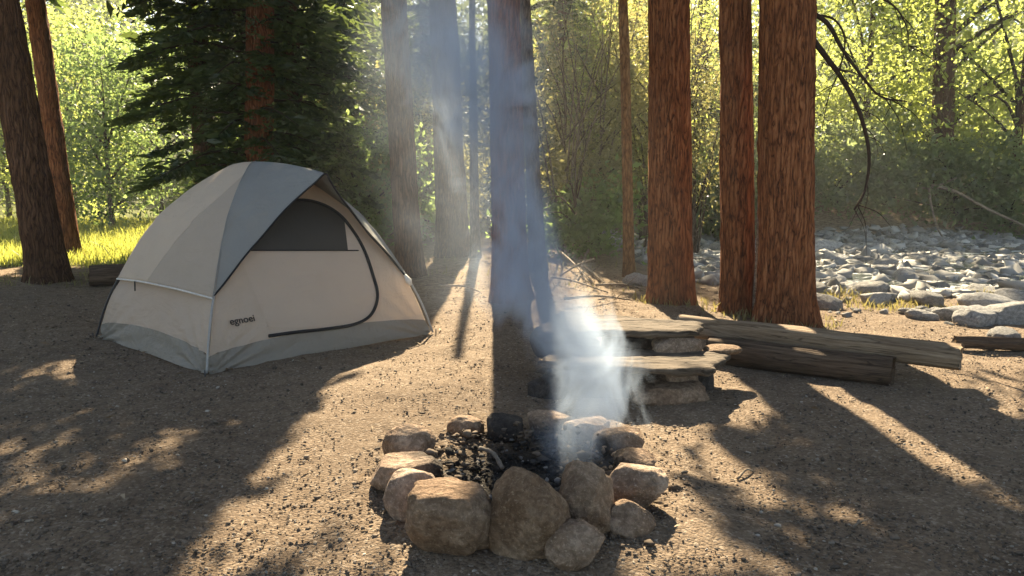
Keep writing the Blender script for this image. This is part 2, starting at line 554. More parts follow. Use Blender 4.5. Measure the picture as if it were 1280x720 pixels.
def make_ground():
    def axis(lo, hi, fine_lo, fine_hi, step, growth):
        a = list(np.arange(fine_lo, fine_hi, step))
        s = step
        x = fine_hi
        while x < hi:
            a.append(x); s *= growth; x += s
        a.append(hi)
        s = step
        x = fine_lo - step
        while x > lo:
            a.insert(0, x); s *= growth; x -= s
        a.insert(0, lo)
        return np.array(a)
    xs = axis(-90, 90, -5, 6, .07, 1.06)
    ys = axis(-12, 110, 1.6, 12, .07, 1.05)
    X, Y = np.meshgrid(xs, ys)
    Z = ground_z(X, Y)
    V = np.stack([X, Y, Z], -1).reshape(-1, 3)
    near = (np.abs(V[:, 0]) < 7) & (V[:, 1] > 1) & (V[:, 1] < 12.5)
    for i in np.nonzero(near)[0]:
        p = Vector((V[i, 0] * 3.1, V[i, 1] * 3.1, 0))
        V[i, 2] += .016 * mnoise.fractal(p, 1, 2, 4)
    nx, ny = len(xs), len(ys)
    i = np.arange(nx * ny).reshape(ny, nx)
    Fc = np.stack([i[:-1, :-1], i[:-1, 1:], i[1:, 1:], i[1:, :-1]], -1).reshape(-1, 4)
    me = mesh_np('ground', V, Fc, None, True)
    ca = me.color_attributes.new('zone', 'FLOAT_COLOR', 'POINT')
    x, y = V[:, 0], V[:, 1]
    r = np.hypot(x - .05, y - 3.25)
    zn = np.stack([np.maximum(meadowness(x, y), sstep(30, 40, y)),
                   np.maximum(riverness(x, y), 0),
                   sstep(7.2, 9.5, y - .1 * np.abs(x)),
                   1 - sstep(.3, .55, r)], -1)
    ca.data.foreach_set('color', zn.astype(np.float32).ravel())
    m, nt, nd, lk = new_mat('camp_ground')
    at_ = nd.new('ShaderNodeAttribute'); at_.attribute_name = 'zone'
    sep = nd.new('ShaderNodeSeparateColor'); lk.new(at_.outputs['Color'], sep.inputs[0])
    v = coords(nt, 'World')
    n0 = noise(nt, v, .9, 4)
    n1 = noise(nt, v, 7, 8, .65)
    n2 = noise(nt, v, 60, 6, .7)
    pb = voro(nt, v, 75)
    pc = voro(nt, v, 75, 'F1', 'Color')
    sepc = nd.new('ShaderNodeSeparateColor'); lk.new(pc, sepc.inputs[0])
    dirt = ramp(nt, n1, [(.3, (.115, .086, .062)), (.5, (.205, .158, .116)), (.72, (.30, .24, .18))])
    grit = ramp(nt, sepc.outputs[0], [(.0, (.11, .086, .066)), (.45, (.20, .155, .118)), (.8, (.27, .215, .165)), (.97, (.42, .37, .31))])
    camp = mixc(nt, ramp(nt, n2, [(.35, (.25, .25, .25)), (.65, (.75, .75, .75))]), dirt, grit)
    camp = mixc(nt, 1.0, camp, (.94, .895, .855), 'MULTIPLY')
    camp = mixc(nt, ramp(nt, n0, [(.35, (0, 0, 0)), (.7, (.5, .5, .5))]), camp, mixc(nt, 1.0, camp, (.78, .74, .70), 'MULTIPLY'))
    lit = ramp(nt, noise(nt, coords(nt, 'World', (1, 2.2, 1)), 9, 7, .7, 1.0), [(.36, (.10, .062, .035)), (.52, (.26, .19, .125)), (.7, (.40, .32, .23))])
    col = mixc(nt, math_(nt, 'MULTIPLY', sep.outputs[2], .85), camp, lit)
    gr = ramp(nt, n1, [(.3, (.06, .075, .02)), (.7, (.16, .17, .05))])
    col = mixc(nt, sep.outputs[0], col, gr)
    rv = ramp(nt, voro(nt, v, 5, 'F1', 'Color'), [(.2, (.12, .12, .12)), (.8, (.34, .34, .33))])
    col = mixc(nt, sep.outputs[1], col, rv)
    ash = ramp(nt, n2, [(.35, (.012, .011, .010)), (.6, (.045, .04, .036)), (.75, (.15, .14, .13))])
    col = mixc(nt, at_.outputs['Alpha'], col, ash)
    h = math_(nt, 'ADD', math_(nt, 'MULTIPLY', math_(nt, 'SUBTRACT', 1.0, pb), .5), math_(nt, 'ADD', math_(nt, 'MULTIPLY', n2, .8), math_(nt, 'MULTIPLY', n1, 1.2)))
    finish(nt, col, .95, bump(nt, h, .9, .018), .12)
    me.materials.append(m)
    tag(link('ground', me), kind='structure')


make_ground()


def gz(x, y):
    return float(ground_z(x, y))


# ------------------------------------------------------------------ rocks
def ico(sub):
    bm = bmesh.new()
    bmesh.ops.create_icosphere(bm, subdivisions=sub, radius=1)
    V = np.array([v.co[:] for v in bm.verts])
    Fc = np.array([[v.index for v in f.verts] for f in bm.faces])
    bm.free()
    return V, Fc


ICO4, ICO3, ICO2, ICO1 = ico(5), ico(4), ico(3), ico(1)


def rock_shape(seed, size, base=ICO4, sq=.75, rough=.16, cuts=5, flat_top=None):
    r = random.Random(seed)
    V, Fc = base
    P = np.sign(V) * np.abs(V) ** sq
    P = P / np.abs(P).max()
    off = Vector((r.uniform(0, 90), r.uniform(0, 90), r.uniform(0, 90)))
    n1 = np.array([mnoise.fractal(Vector(p) * .9 + off, 1, 2, 3) for p in V])
    n2 = np.array([mnoise.fractal(Vector(p) * 4.5 + off, .9, 2, 4) for p in V])
    P = P * (1 + rough * n1 + rough * .17 * n2)[:, None]
    for _ in range(cuts):                                      # broken facets
        d = Vector((r.gauss(0, 1), r.gauss(0, 1), r.gauss(0, .8))).normalized()
        d = np.array(d)
        lim = r.uniform(.70, .93)
        s = P @ d
        ex = np.maximum(0, s - lim)
        P = P - np.outer(ex * .85, d)
    if flat_top is not None:
        ex = np.maximum(0, P[:, 2] - flat_top)
        P[:, 2] -= ex * .88
    P = P + (.012 * n2)[:, None] * V
    return P * np.array(size), Fc


def rot3(a, b, c):
    ca, sa, cb, sb, cc, s_ = math.cos(a), math.sin(a), math.cos(b), math.sin(b), math.cos(c), math.sin(c)
    Rx = np.array([[1, 0, 0], [0, ca, -sa], [0, sa, ca]])
    Ry = np.array([[cb, 0, sb], [0, 1, 0], [-sb, 0, cb]])
    Rz = np.array([[cc, -s_, 0], [s_, cc, 0], [0, 0, 1]])
    return Rz @ Ry @ Rx


def rock(name, label, cat, c, size, seed, mat, rz=0, tilt=(0, 0), group=None, **kw):
    V, Fc = rock_shape(seed, size, **kw)
    V = V @ rot3(tilt[0], tilt[1], rz).T + np.array(c)
    return tag(build(name, V, Fc, mat, None, True), label, cat, group)


# ring of hearth stones: centre px, size px (w, h), depth, flags, look
RING = [
    (571, 645, 108, 106, 2.64, dict(flat_top=.62, sq=1.0, cuts=8, rough=.22), 'stone', 'large tan ring stone with flat sunlit top, at front left of the hearth'),
    (660, 650, 96, 110, 2.60, dict(sq=1.0, cuts=6, rough=.14), 'stone', 'biggest rounded brown ring stone at the very front of the hearth'),
    (735, 629, 66, 92, 2.76, dict(sq=.95, cuts=7), 'stone', 'upright egg-shaped brown stone leaning right of the biggest front ring stone'),
    (716, 684, 70, 56, 2.50, dict(sq=.95, cuts=8), 'stone', 'low wedge stone lying on the dirt below the egg-shaped upright stone'),
    (796, 606, 68, 56, 2.92, dict(sq=.95, cuts=9), 'stone', 'sunlit blocky stone perched on another at the right of the ring'),
    (786, 657, 62, 54, 2.72, dict(sq=.95, cuts=8), 'stone', 'shaded brown stone carrying the sunlit blocky stone at right'),
    (791, 575, 52, 26, 3.32, dict(sq=.75, cuts=4), 'stone', 'small flat tan stone behind the perched blocky stone'),
    (773, 552, 58, 30, 3.52, dict(sq=.75, cuts=5), 'stone', 'pale bleached flat stone at back right of the ring, beside the smoke'),
    (733, 535, 52, 26, 3.72, dict(sq=.78, cuts=4), 'stone', 'pale tan stone at the back of the ring where smoke rises'),
    (686, 527, 56, 24, 3.85, dict(sq=.72, cuts=4), 'stone', 'long low grey-brown stone at the back of the ring'),
    (631, 534, 44, 36, 3.78, dict(sq=.95, cuts=9), 'stone_dark', 'soot-black upright stone at the back of the ring'),
    (583, 534, 40, 26, 3.82, dict(sq=.8, cuts=5), 'stone', 'small half-buried tan stone left of the soot-black upright stone'),
    (511, 556, 56, 44, 3.50, dict(sq=.95, cuts=7), 'stone', 'domed stone with dark shaded face at back left of the ring'),
    (505, 590, 76, 46, 3.16, dict(sq=.9, cuts=8, flat_top=.65), 'stone', 'flat-topped slab-like stone at the left edge of the ring'),
    (513, 618, 72, 58, 2.92, dict(sq=.95, cuts=10), 'stone', 'angular stone with a ridge, just left of the flat-topped front stone'),
]
for i, (cx, cy, w, h, Y, kw, mt, lab) in enumerate(RING):
    c = at(cx, cy, Y)
    t = Y / ray(cx, cy).y
    k = t / 924
    size = (w * k * .56, max(w, h) * k * .46, h * k * .56)
    rock('fire_ring_stone', lab, 'stone', c, size, 100 + i * 7, M[mt], random.uniform(-.2, .2), (random.uniform(-.1, .1), random.uniform(-.12, .12)), 'stones ringing the fire pit', **kw)


def scatter_lumps(name, pts, sizes, mat, seed, kind='stuff', base=ICO1, flat=.65):
    r = np.random.default_rng(seed)
    V0, F0 = base
    n = len(pts)
    S = sizes[:, None, None] * (V0[None] * (1 + .35 * r.standard_normal((n, len(V0), 1))) * np.array([1, 1, flat]) * (1 + .3 * r.standard_normal((n, 1, 3))))
    a = r.uniform(0, 6.28, n)
    ca, sa = np.cos(a)[:, None], np.sin(a)[:, None]
    X = S[..., 0] * ca - S[..., 1] * sa
    Yv = S[..., 0] * sa + S[..., 1] * ca
    P = np.stack([X, Yv, S[..., 2]], -1) + pts[:, None, :]
    Fc = (F0[None] + (np.arange(n) * len(V0))[:, None, None]).reshape(-1, 3)
    o = build(name, P.reshape(-1, 3), Fc, mat)
    if kind: o['kind'] = kind
    return o


def island_mat(name, stops, rough=.9):
    m, nt, nd, lk = new_mat(name)
    g = nd.new('ShaderNodeNewGeometry')
    c = ramp(nt, g.outputs['Random Per Island'], stops)
    n1 = noise(nt, coords(nt, 'World'), 120, 3)
    finish(nt, mixc(nt, n1, mixc(nt, .4, c, (.03, .025, .02)), c), rough, bump(nt, n1, .5, .004), .2)
    return m


M['pebble'] = island_mat('pebble', [(0, (.085, .067, .054)), (.4, (.14, .11, .086)), (.75, (.19, .15, .118)), (.93, (.30, .245, .19)), (1, (.5, .45, .39))])
M['cobble'] = island_mat('cobble', [(0, (.16, .16, .155)), (.5, (.35, .345, .33)), (.85, (.53, .52, .49)), (1, (.70, .68, .64))])
M['coals'] = island_mat('coals', [(0, (.010, .009, .009)), (.55, (.03, .027, .025)), (.82, (.09, .083, .078)), (1, (.26, .25, .24))])
M['clods'] = island_mat('clods', [(0, (.05, .038, .03)), (.5, (.12, .088, .064)), (1, (.24, .185, .14))])
M['litter'] = island_mat('litter', [(0, (.09, .05, .026)), (.5, (.23, .15, .085)), (1, (.46, .37, .26))])

# gravel over the camp ground, denser near the viewer
n = 46000
Y = 1.9 + 8.5 * rng.random(n) ** 1.9
X = (rng.random(n) * 2 - 1) * (Y * .74 + .3)
r_ = np.hypot(X - .05, Y - 3.25)
ok = r_ > .62
X, Y = X[ok], Y[ok]
S = np.clip(.0038 * np.exp(rng.standard_normal(len(X)) * .42), .002, .013)
S[rng.random(len(X)) < .006] *= 2.1
scatter_lumps('gravel', np.stack([X, Y, ground_z(X, Y) + S * .05 + .004], -1), S, M['pebble'], 5)
# clods and charcoal within and round the ring
n = 1100
a = rng.uniform(0, 6.28, n)
r_ = .46 * np.sqrt(rng.random(n))
X, Y = .05 + r_ * np.cos(a) * 1.0, 3.25 + r_ * np.sin(a)
S = np.clip(.007 * np.exp(rng.standard_normal(n) * .65), .002, .026)
scatter_lumps('charcoal', np.stack([X, Y, ground_z(X, Y) + .006 + .08 * (r_ / .46) ** 3 * rng.random(n)], -1), S, M['coals'], 8, base=ICO1, flat=.6)
n = 900
a = rng.uniform(0, 6.28, n)
r_ = rng.normal(.52, .10, n)
X, Y = .05 + r_ * np.cos(a), 3.25 + r_ * np.sin(a)
S = np.clip(.010 * np.exp(rng.standard_normal(n) * .5), .004, .034)
scatter_lumps('clods', np.stack([X, Y, ground_z(X, Y) + .004 + .16 * np.exp(-((r_ - .42) / .09) ** 2) * rng.random(n)], -1), S, M['clods'], 9, base=ICO1, flat=.75)

# burnt sticks in the hearth
for j, (a, b, r0, lab) in enumerate([
    ((600, 560), (628, 585), .010, 'ash-grey burnt stick leaning inside the fire ring'),
    ]):
    A, B = at(*a, 3.42), at(*b, 3.2)
    A.z = max(A.z, .03); B.z = max(B.z, .02)
    mb = MB()
    P = catmull([A, (A + B) / 2 + Vector((.01, .02, .015)), B], 14)
    mb.tube(P, r0 * (1 + .15 * np.sin(np.arange(14) * 1.9)), 10)
    tag(mb.build('charred_stick', M['char'] if j else M['ash_wood']), lab, 'stick')

# ------------------------------------------------------------------ river bed
RM = [mesh_np('river_rock', *rock_shape(500 + i, (1, .8, .62), base=ICO3, sq=.78, rough=.22, cuts=6), M['river'], True) for i in range(7)]


def river_rock(name, label, x, y, s, k, group, sx=1.0, dz=0.0, cat='rock'):
    o = link(name, RM[k % 7], None, (x, y, gz(x, y) + s * .25 + dz))
    o.scale = (s * sx, s, s * .9)
    o.rotation_euler = (random.uniform(-.2, .2), random.uniform(-.2, .2), random.uniform(0, 6.28))
    return tag(o, label, cat, group)


BIG = [
    (1070, 362, .34, 'large tawny boulder in the rapids just right of the thick trunk'),
    (1030, 384, .24, 'blue-grey boulder at the water edge touching the thick trunk in view'),
    (1022, 300, .62, 'big grey boulder on the far bank behind the thick trunk'),
    (1042, 312, .40, 'pale rounded boulder in front of the far-bank boulder'),
    (1218, 404, .30, 'white sunlit boulder on the near bank beyond the bench end'),
    (1262, 402, .34, 'dark-sided broad boulder on the near bank at the picture edge'),
    (1256, 428, .20, 'low pale rock on the gravel below the broad dark-sided boulder'),
    (1150, 398, .16, 'small pale rock in the grass of the near bank'),
    (1130, 330, .38, 'brownish flat boulder amid the rapids'),
    (1225, 345, .36, 'grey humped boulder midway across the stream at right'),
    (798, 356, .26, 'pinkish boulder between the slender trunk and the thick red trunk'),
]
for i, (px, py, s, lab) in enumerate(BIG):
    p = gp(px, py)
    river_rock('boulder', lab, p.x, p.y, s * .72, i, None, random.uniform(1.0, 1.35), 0, 'boulder')
for k in range(26):
    px, py = random.uniform(1015, 1278), random.uniform(374, 436)
    if px < 1180 and py > 396:
        py = random.uniform(374, 392)
    p = gp(px, py)
    river_rock('bank_stone', 'small pale stone lying on the near bank between the trees and the stream', p.x, p.y, .05 * math.exp(random.gauss(0, .4)), k, 'small stones on the near bank', random.uniform(1, 1.4))
for i, (px, py, s_, lab) in enumerate([(1198, 398, .17, 'whitish stone at the left end of the near-bank boulder cluster'),
                                       (1238, 390, .22, 'pale stone behind the near-bank boulder cluster'),
                                       (1276, 388, .24, 'grey stone at the picture edge behind the broad boulder'),
                                       (1092, 378, .16, 'pale flat stone at the water edge right of the thick trunk'),
                                       (1160, 380, .18, 'flat dark-wet stone at the water edge before the rapids')]):
    p = gp(px, py)
    river_rock('boulder', lab, p.x, p.y, s_, i + 2, None, random.uniform(1.1, 1.4), 0, 'boulder')
cnt = 0
tries = 0
placed = []
while cnt < 270 and tries < 6000:
    tries += 1
    x = random.uniform(2.6, 14.5)
    y = random.uniform(8.6, 19.2)
    if abs(y - float(bank_y(x)) - 1.0 - .25 * math.sin(x * 1.7)) < .3 and random.random() < .8:
        continue
    if riverness(x, y) < .25 or abs(x / y) > .72 or x / y < .24:
        continue
    s = min(.26, .095 * math.exp(random.gauss(0, .5)) * (1 + .035 * (y - 8)))
    if any((x - a) ** 2 + (y - b) ** 2 < (.75 * (s + c)) ** 2 for a, b, c in placed):
        continue
    placed.append((x, y, s))
    far = y > 13.5
    river_rock('river_rock', 'pale grey cobble among many on the %s of the stony stream bed' % ('far half' if far else 'near half'),
               x, y, s, cnt, 'cobbles of the far stream bed' if far else 'cobbles of the near stream bed', random.uniform(1, 1.4))
    cnt += 1
n = 19000
X = rng.uniform(2.2, 16, n); Y = rng.uniform(8.2, 19.5, n)
dn = Y - bank_y(X)
ok = (riverness(X, Y) > .12 + .3 * rng.random(n)) | ((dn < .3) & (dn > -1.6) & (X > 2.4) & (rng.random(n) < .42 * np.exp(dn / .7)))
chan = np.abs(Y - bank_y(X) - 1.0 - .25 * np.sin(X * 1.7)) < .42 + .2 * np.sin(X * 2.9)
ok &= ~(chan & (rng.random(n) < .9))
X, Y = X[ok], Y[ok]
S = np.clip(.06 * np.exp(rng.standard_normal(len(X)) * .5), .014, .17)
scatter_lumps('river_gravel', np.stack([X, Y, ground_z(X, Y) + S * .3], -1), S, M['cobble'], 12, base=ico(2), flat=.6)


def make_water():
    xs = np.linspace(2.0, 24, 170)
    ys = np.linspace(8.2, 20, 120)
    Xg, Yg = np.meshgrid(xs, ys)
    V = np.stack([Xg, Yg, np.full_like(Xg, -.205)], -1).reshape(-1, 3)
    for v in V:
        v[2] += .035 * mnoise.fractal(Vector((v[0] * 1.5, v[1] * 2.6, 0)), 1, 2, 4)
    i = np.arange(len(xs) * len(ys)).reshape(len(ys), len(xs))
    Fc = np.stack([i[:-1, :-1], i[:-1, 1:], i[1:, 1:], i[1:, :-1]], -1).reshape(-1, 4)
    me = mesh_np('water', V, Fc, None, True)
    m, nt, nd, lk = new_mat('stream_water')
    v = coords(nt, 'World', (1, 2.0, 1))
    n1 = noise(nt, v, 3.2, 6, .6, .6)
    n2 = noise(nt, v, 11, 5, .65, .4)
    foam = ramp(nt, n1, [(.52, (0, 0, 0)), (.64, (1, 1, 1))])
    col = mixc(nt, foam, (.06, .075, .075), (.62, .66, .68))
    rg = ramp(nt, foam, [(0, (.08, .08, .08)), (1, (.6, .6, .6))])
    finish(nt, col, rg, bump(nt, math_(nt, 'ADD', n1, math_(nt, 'MULTIPLY', n2, .5)), .8, .06), .5)
    me.materials.append(m)
    tag(link('water', me), kind='structure')


make_water()


# ------------------------------------------------------------------ leaves
def leaf_quads(C, size, aspect=.5, up=.35, droop=0.0, D=None, jitter=.35):
    """rhombic leaves at the points C"""
    n = len(C)
    if D is None:
        D = rng.standard_normal((n, 3))
        D[:, 2] -= droop
    D = D / (np.linalg.norm(D, axis=1)[:, None] + 1e-9)
    Nn = rng.standard_normal((n, 3))
    Nn[:, 2] += up * np.sign(rng.random(n) - .15)
    Sd = np.cross(D, Nn)
    Sd /= np.linalg.norm(Sd, axis=1)[:, None] + 1e-9
    L = size * np.exp(rng.standard_normal(n) * jitter)
    W = L * aspect
    bend = np.cross(Sd, D) * (L * .12)[:, None]
    V = np.stack([C - D * (L * .5)[:, None], C + Sd * (W * .5)[:, None] + bend, C + D * (L * .5)[:, None], C - Sd * (W * .5)[:, None] + bend], 1).reshape(-1, 3)
    Fc = np.arange(4 * n).reshape(n, 4)
    return V, Fc


def ellipsoid_pts(n, shell=.5):
    d = rng.standard_normal((n, 3))
    d /= np.linalg.norm(d, axis=1)[:, None]
    return d * (rng.random(n) ** (1 / 3 * (1 - shell)))[:, None]


def crown_mesh(root, V, Fc, mat, mb, wood):
    n = len(Fc)
    if mb.n:
        Fc = np.concatenate([Fc, np.concatenate(mb.F) + len(V)])
        V = np.concatenate([V] + mb.V)
    o = build('crown', V, Fc, mat, root)
    o.data.materials.append(wood)
    if len(o.data.polygons) == len(Fc):
        mi = np.zeros(len(Fc), np.int32)
        mi[n:] = 1
        o.data.polygons.foreach_set('material_index', mi)


def broad_crown(root, base, z0, z1, rad, nclump, per, size, mat, wood, csize=.42, limbs=14, lean=(0, 0), aspect=.55, trunk_r=.1, cull=True, front=None):
    """clumps of leaves on limbs that spring from the trunk"""
    c0 = np.array([base[0] + lean[0], base[1] + lean[1], (z0 + z1) / 2])
    E = ellipsoid_pts(nclump, .55) * np.array([1, .38, 1])
    E *= (1 + .28 * np.sin(E[:, :1] * 5 + base[0]) * np.cos(E[:, 1:2] * 4 + base[1]))
    K = c0 + E * np.array([rad, rad, (z1 - z0) / 2])
    K[:, 2] += rng.normal(0, .15, nclump)
    cs = csize * np.exp(rng.standard_normal(nclump) * .3)
    C = np.repeat(K, per, 0) + rng.standard_normal((nclump * per, 3)) * np.repeat(cs, per)[:, None] * np.array([1, 1, .5])
    C = C[C[:, 2] > .05 + ground_z(C[:, 0], C[:, 1])]
    if cull:
        C = C[canopy_keep(C)]
    V, Fc = leaf_quads(C, size, aspect, .5, .3)
    mb = MB()
    sel = rng.choice(nclump, min(limbs, nclump), replace=False)
    for k in sel:
        p = K[k]
        zz = base[2] + max(.25, min((p[2] - base[2]) * rng.uniform(.45, .8), z1 - base[2] - .3))
        a = np.array([base[0] + lean[0] * .4, base[1] + lean[1] * .4, zz])
        mid = a * .45 + p * .55 + np.array([0, 0, .12]) + rng.normal(0, .08, 3)
        mb.tube(catmull([a, mid, p], 7), np.linspace(trunk_r * .4, trunk_r * .08, 7), 5)
    crown_mesh(root, V, Fc, mat, mb, wood)


def conifer_crown(root, base, z0, z1, rad, nbr, mat, wood, needle=.24, per=110, lean=(0, 0), cull=True, droop=.5, zvis=99, rtop=.25):
    mb = MB()
    Cs, Ds = [], []
    h = z1 - z0
    for i in range(nbr):
        f = (i + rng.random()) / nbr
        z = z0 + f * h
        L = rad * (1 - f * (1 - rtop)) * rng.uniform(.65, 1.1)
        az = i * 2.399 + rng.normal(0, .3)
        d = np.array([math.cos(az), math.sin(az), 0])
        b = np.array([base[0] + lean[0] * f, base[1] + lean[1] * f, z])
        P = np.array([b, b + d * L * .4 + np.array([0, 0, .04 * L]), b + d * L * .75 + np.array([0, 0, -.12 * L * droop]), b + d * L + np.array([0, 0, -.32 * L * droop])])
        Q = catmull(P, 8)
        if cull and canopy_keep(Q).mean() < .8:
            continue
        mb.tube(Q, np.linspace(.028, .006, 8) * (.6 + .4 * L / rad), 4, False)
        m_ = int(per * (.5 + .5 * L / rad))
        t = rng.random(m_) ** .75
        idx = t * 6.99
        i0 = idx.astype(int)
        fr = (idx - i0)[:, None]
        on = Q[i0] * (1 - fr) + Q[i0 + 1] * fr
        side = np.array([-d[1], d[0], 0])
        s = rng.normal(0, 1, m_) * .26 * L * (1.05 - t * .75)
        off = side * s[:, None] + d * (np.abs(s) * .45)[:, None]
        off[:, 2] -= np.abs(s) * .35 * droop + rng.random(m_) * .10
        Cs.append(on + off)
        dd = side * np.sign(s)[:, None] * .8 + d * .7 + rng.normal(0, .28, (m_, 3))
        dd[:, 2] -= .35 * droop
        Ds.append(dd)
    C, D = np.concatenate(Cs), np.concatenate(Ds)
    if cull:
        k = canopy_keep(C)
        C, D = C[k], D[k]
    V, Fc = leaf_quads(C, needle, .3, 1.2, 0, D)
    crown_mesh(root, V, Fc, mat, mb, wood)


def trunk(root, base, dia, height, mat, lean=(0, 0), curve=(0, 0), seg=64, flare=.22, fine=5.0, taper=.55, rows=95, rough=.045, top_r=None):
    """tapered, fissured trunk; lean is the offset of the axis at z = 4 m"""
    zs = np.concatenate([np.linspace(-.12, fine, rows), np.linspace(fine + .4, height, 14)]) if height > fine + 1 else np.linspace(-.12, height, rows)
    an = np.linspace(0, 2 * math.pi, seg, endpoint=False)
    V = np.zeros((len(zs), seg, 3))
    off = Vector((base[0] * 7.3, base[1] * 3.1, 0))
    for i, z in enumerate(zs):
        f = max(0, z) / height
        r = dia / 2 * (1 - f * taper) + dia * flare * math.exp(-max(z, 0) / .28) * .6
        cx = base[0] + lean[0] * z / 4 + curve[0] * math.sin(f * 5)
        cy = base[1] + lean[1] * z / 4 + curve[1] * math.sin(f * 4)
        for j, a in enumerate(an):
            ca, sa = math.cos(a), math.sin(a)
            q = Vector((ca * dia * 5.5, sa * dia * 5.5, z * 1.5)) + off
            rid = 1 - abs(mnoise.noise(q)) * 2.0
            q2 = Vector((ca * 1.2, sa * 1.2, z * .9)) + off
            lob = mnoise.noise(q2) * .06 + .10 * math.exp(-max(z, 0) / .25) * math.cos(5 * a + base[0])
            q3 = Vector((ca * dia * 22, sa * dia * 22, z * 7)) + off
            rr = r * (1 + lob) + rough * dia * (rid + .6 * mnoise.noise(q3))
            V[i, j] = (cx + rr * ca, cy + rr * sa, base[2] + z)
    i = np.arange(len(zs) * seg).reshape(len(zs), seg)
    nx = np.roll(i, -1, 1)
    Fc = np.stack([i[:-1], nx[:-1], nx[1:], i[1:]], -1).reshape(-1, 4)
    return build('trunk', V.reshape(-1, 3), Fc, mat, root, True)


def tree_at(px, py):
    p = gp(px, py)
    return p


def big_tree(px, py, wpx, label, mat, height, lean_px=0, crown=None, cat='tree', name='pine_tree', Y=None, **kw):
    p = gp(px, py)
    if Y is not None:
        q = at(px, py, Y)
        p = Vector((q.x, Y, 0))
    p.z = gz(p.x, p.y)
    dia = wpx / 924 * p.y
    root = thing(name, label, cat, p)
    # lean from the pixel offset over 4 m of height
    trunk(root, p, dia, height, mat, lean=(lean_px, 0), **kw)
    return root, p, dia


def px_lean(base_px, base_py, top_px, top_py):
    """offset in x at 4 m height so that the axis passes through the top pixel"""
    p = gp(base_px, base_py)
    q = at(top_px, top_py, p.y)
    return (q.x - p.x) / (q.z - p.z) * 4


# --- named trees, left to right
r, p, d = big_tree(62, 352, 43, 'thick dark leaning trunk at the left edge by the meadow', M['bark_brown'], 15, px_lean(62, 352, 0, 0))
conifer_crown(r, p + Vector((-.5, 0, 0)), 4.4, 14, 3.4, 90, M['leaf_dark'], M['twig'], .3, 160, (-.6, 0))
r, p, d = big_tree(88, 320, 23, 'slender orange-brown trunk behind the thick leaning one at left', M['bark_red'], 14, px_lean(86, 320, 42, 0), seg=40, rough=.05)
conifer_crown(r, p + Vector((-.7, 0, 0)), 5.2, 13, 3.2, 70, M['leaf_dark'], M['twig'], .3, 130, (-.6, 0))
r, p, d = big_tree(322, 300, 34, 'dark conifer with reddish trunk rising right behind the tent', M['bark_red'], 17, px_lean(322, 300, 324, 0), name='conifer_tree', Y=13.0, seg=48)
conifer_crown(r, p, 1.2, 15.5, 2.05, 210, M['leaf_dark'], M['twig'], .14, 340)
r, p, d = big_tree(262, 300, 26, 'dark drooping conifer at the meadow side of the tent', M['bark_brown'], 14, 0, name='conifer_tree', Y=15.5, seg=32)
conifer_crown(r, p, .6, 13, 1.7, 200, M['leaf_dark'], M['twig'], .14, 320)
r, p, d = big_tree(372, 300, 26, 'hazy grey-brown trunk just right of the reddish conifer trunk', M['bark_brown'], 16, 0, name='conifer_tree', Y=15.5, seg=40)
conifer_crown(r, p, 1.6, 14, 2.3, 190, M['leaf_dark'], M['twig'], .17, 240)
r, p, d = big_tree(512, 346, 32, 'smoke-veiled trunk nearest the right side of the tent', M['bark_brown'], 16, px_lean(512, 346, 492, 0))
conifer_crown(r, p, 4.3, 11, 3.0, 210, M['leaf_dark'], M['twig'], .26, 170)
r, p, d = big_tree(567, 346, 38, 'smoke-veiled trunk second right of the tent', M['bark_brown'], 4.7, px_lean(567, 330, 553, 0), fine=4.6, taper=.25, Y=13.2)
r, p, d = big_tree(594, 322, 12, 'thin hazy stem between the smoke-veiled trunks and the central trunk', M['bark_grey'], 5.2, px_lean(594, 322, 590, 0), seg=24, name='young_pine_tree')
r, p, d = big_tree(638, 374, 40, 'thick reddish central trunk standing behind the smoke plume', M['bark_red'], 18, px_lean(638, 374, 626, 0), curve=(.035, 0), flare=.34, rough=.05)
conifer_crown(r, p, 5.5, 17, 2.8, 50, M['leaf_dark'], M['twig'], .3, 90)
r, p, d = big_tree(672, 338, 20, 'brown slim trunk touching the right side of the central trunk', M['bark_grey'], 5.4, px_lean(672, 338, 656, 0), seg=32, name='young_pine_tree')
r, p, d = big_tree(786, 346, 13, 'slender ochre stem alone in the willow thicket', M['bark_thin'], 12, px_lean(786, 346, 774, 0), seg=28, curve=(.05, 0), name='young_pine_tree')
conifer_crown(r, p, 4.8, 12, 2.2, 130, M['leaf_dark'], M['twig'], .24, 150)
r, p, d = big_tree(838, 377, 50, 'straight red-brown trunk, leftmost of the three thick ones by the stream', M['bark_red'], 18, px_lean(838, 377, 836, 0), flare=.2)
conifer_crown(r, p, 4.2, 17, 2.6, 56, M['leaf_dark'], M['twig'], .3, 100)
r, p, d = big_tree(923, 388, 40, 'orange-red trunk with a pale split bark strip, middle of the three by the stream', M['bark_red'], 17, px_lean(923, 388, 919, 0), flare=.2)
strip = MB()
zz = np.linspace(.0, 2.2, 20)
strip.tube(np.stack([p.x + .115 + .01 * np.sin(zz * 3), np.full(20, p.y - d * .50) + .02, p.z + zz], -1), np.linspace(.028, .012, 20), 7)
tag(strip.build('bark_strip', M['dead_wood'], r), 'pale splintered strip of bark')
conifer_crown(r, p, 4.2, 16, 2.4, 50, M['leaf_dark'], M['twig'], .3, 90)
r, p, d = big_tree(982, 400, 64, 'thickest red-brown furrowed trunk, right of the three by the stream, with dead drooping boughs', M['bark_red'], 19, px_lean(982, 400, 984, 0), flare=.2)
conifer_crown(r, p, 4.3, 18, 3.0, 80, M['leaf_dark'], M['twig'], .22, 150)
TX = p.copy()
# dead drooping boughs of that tree
Yb = p.y - .05


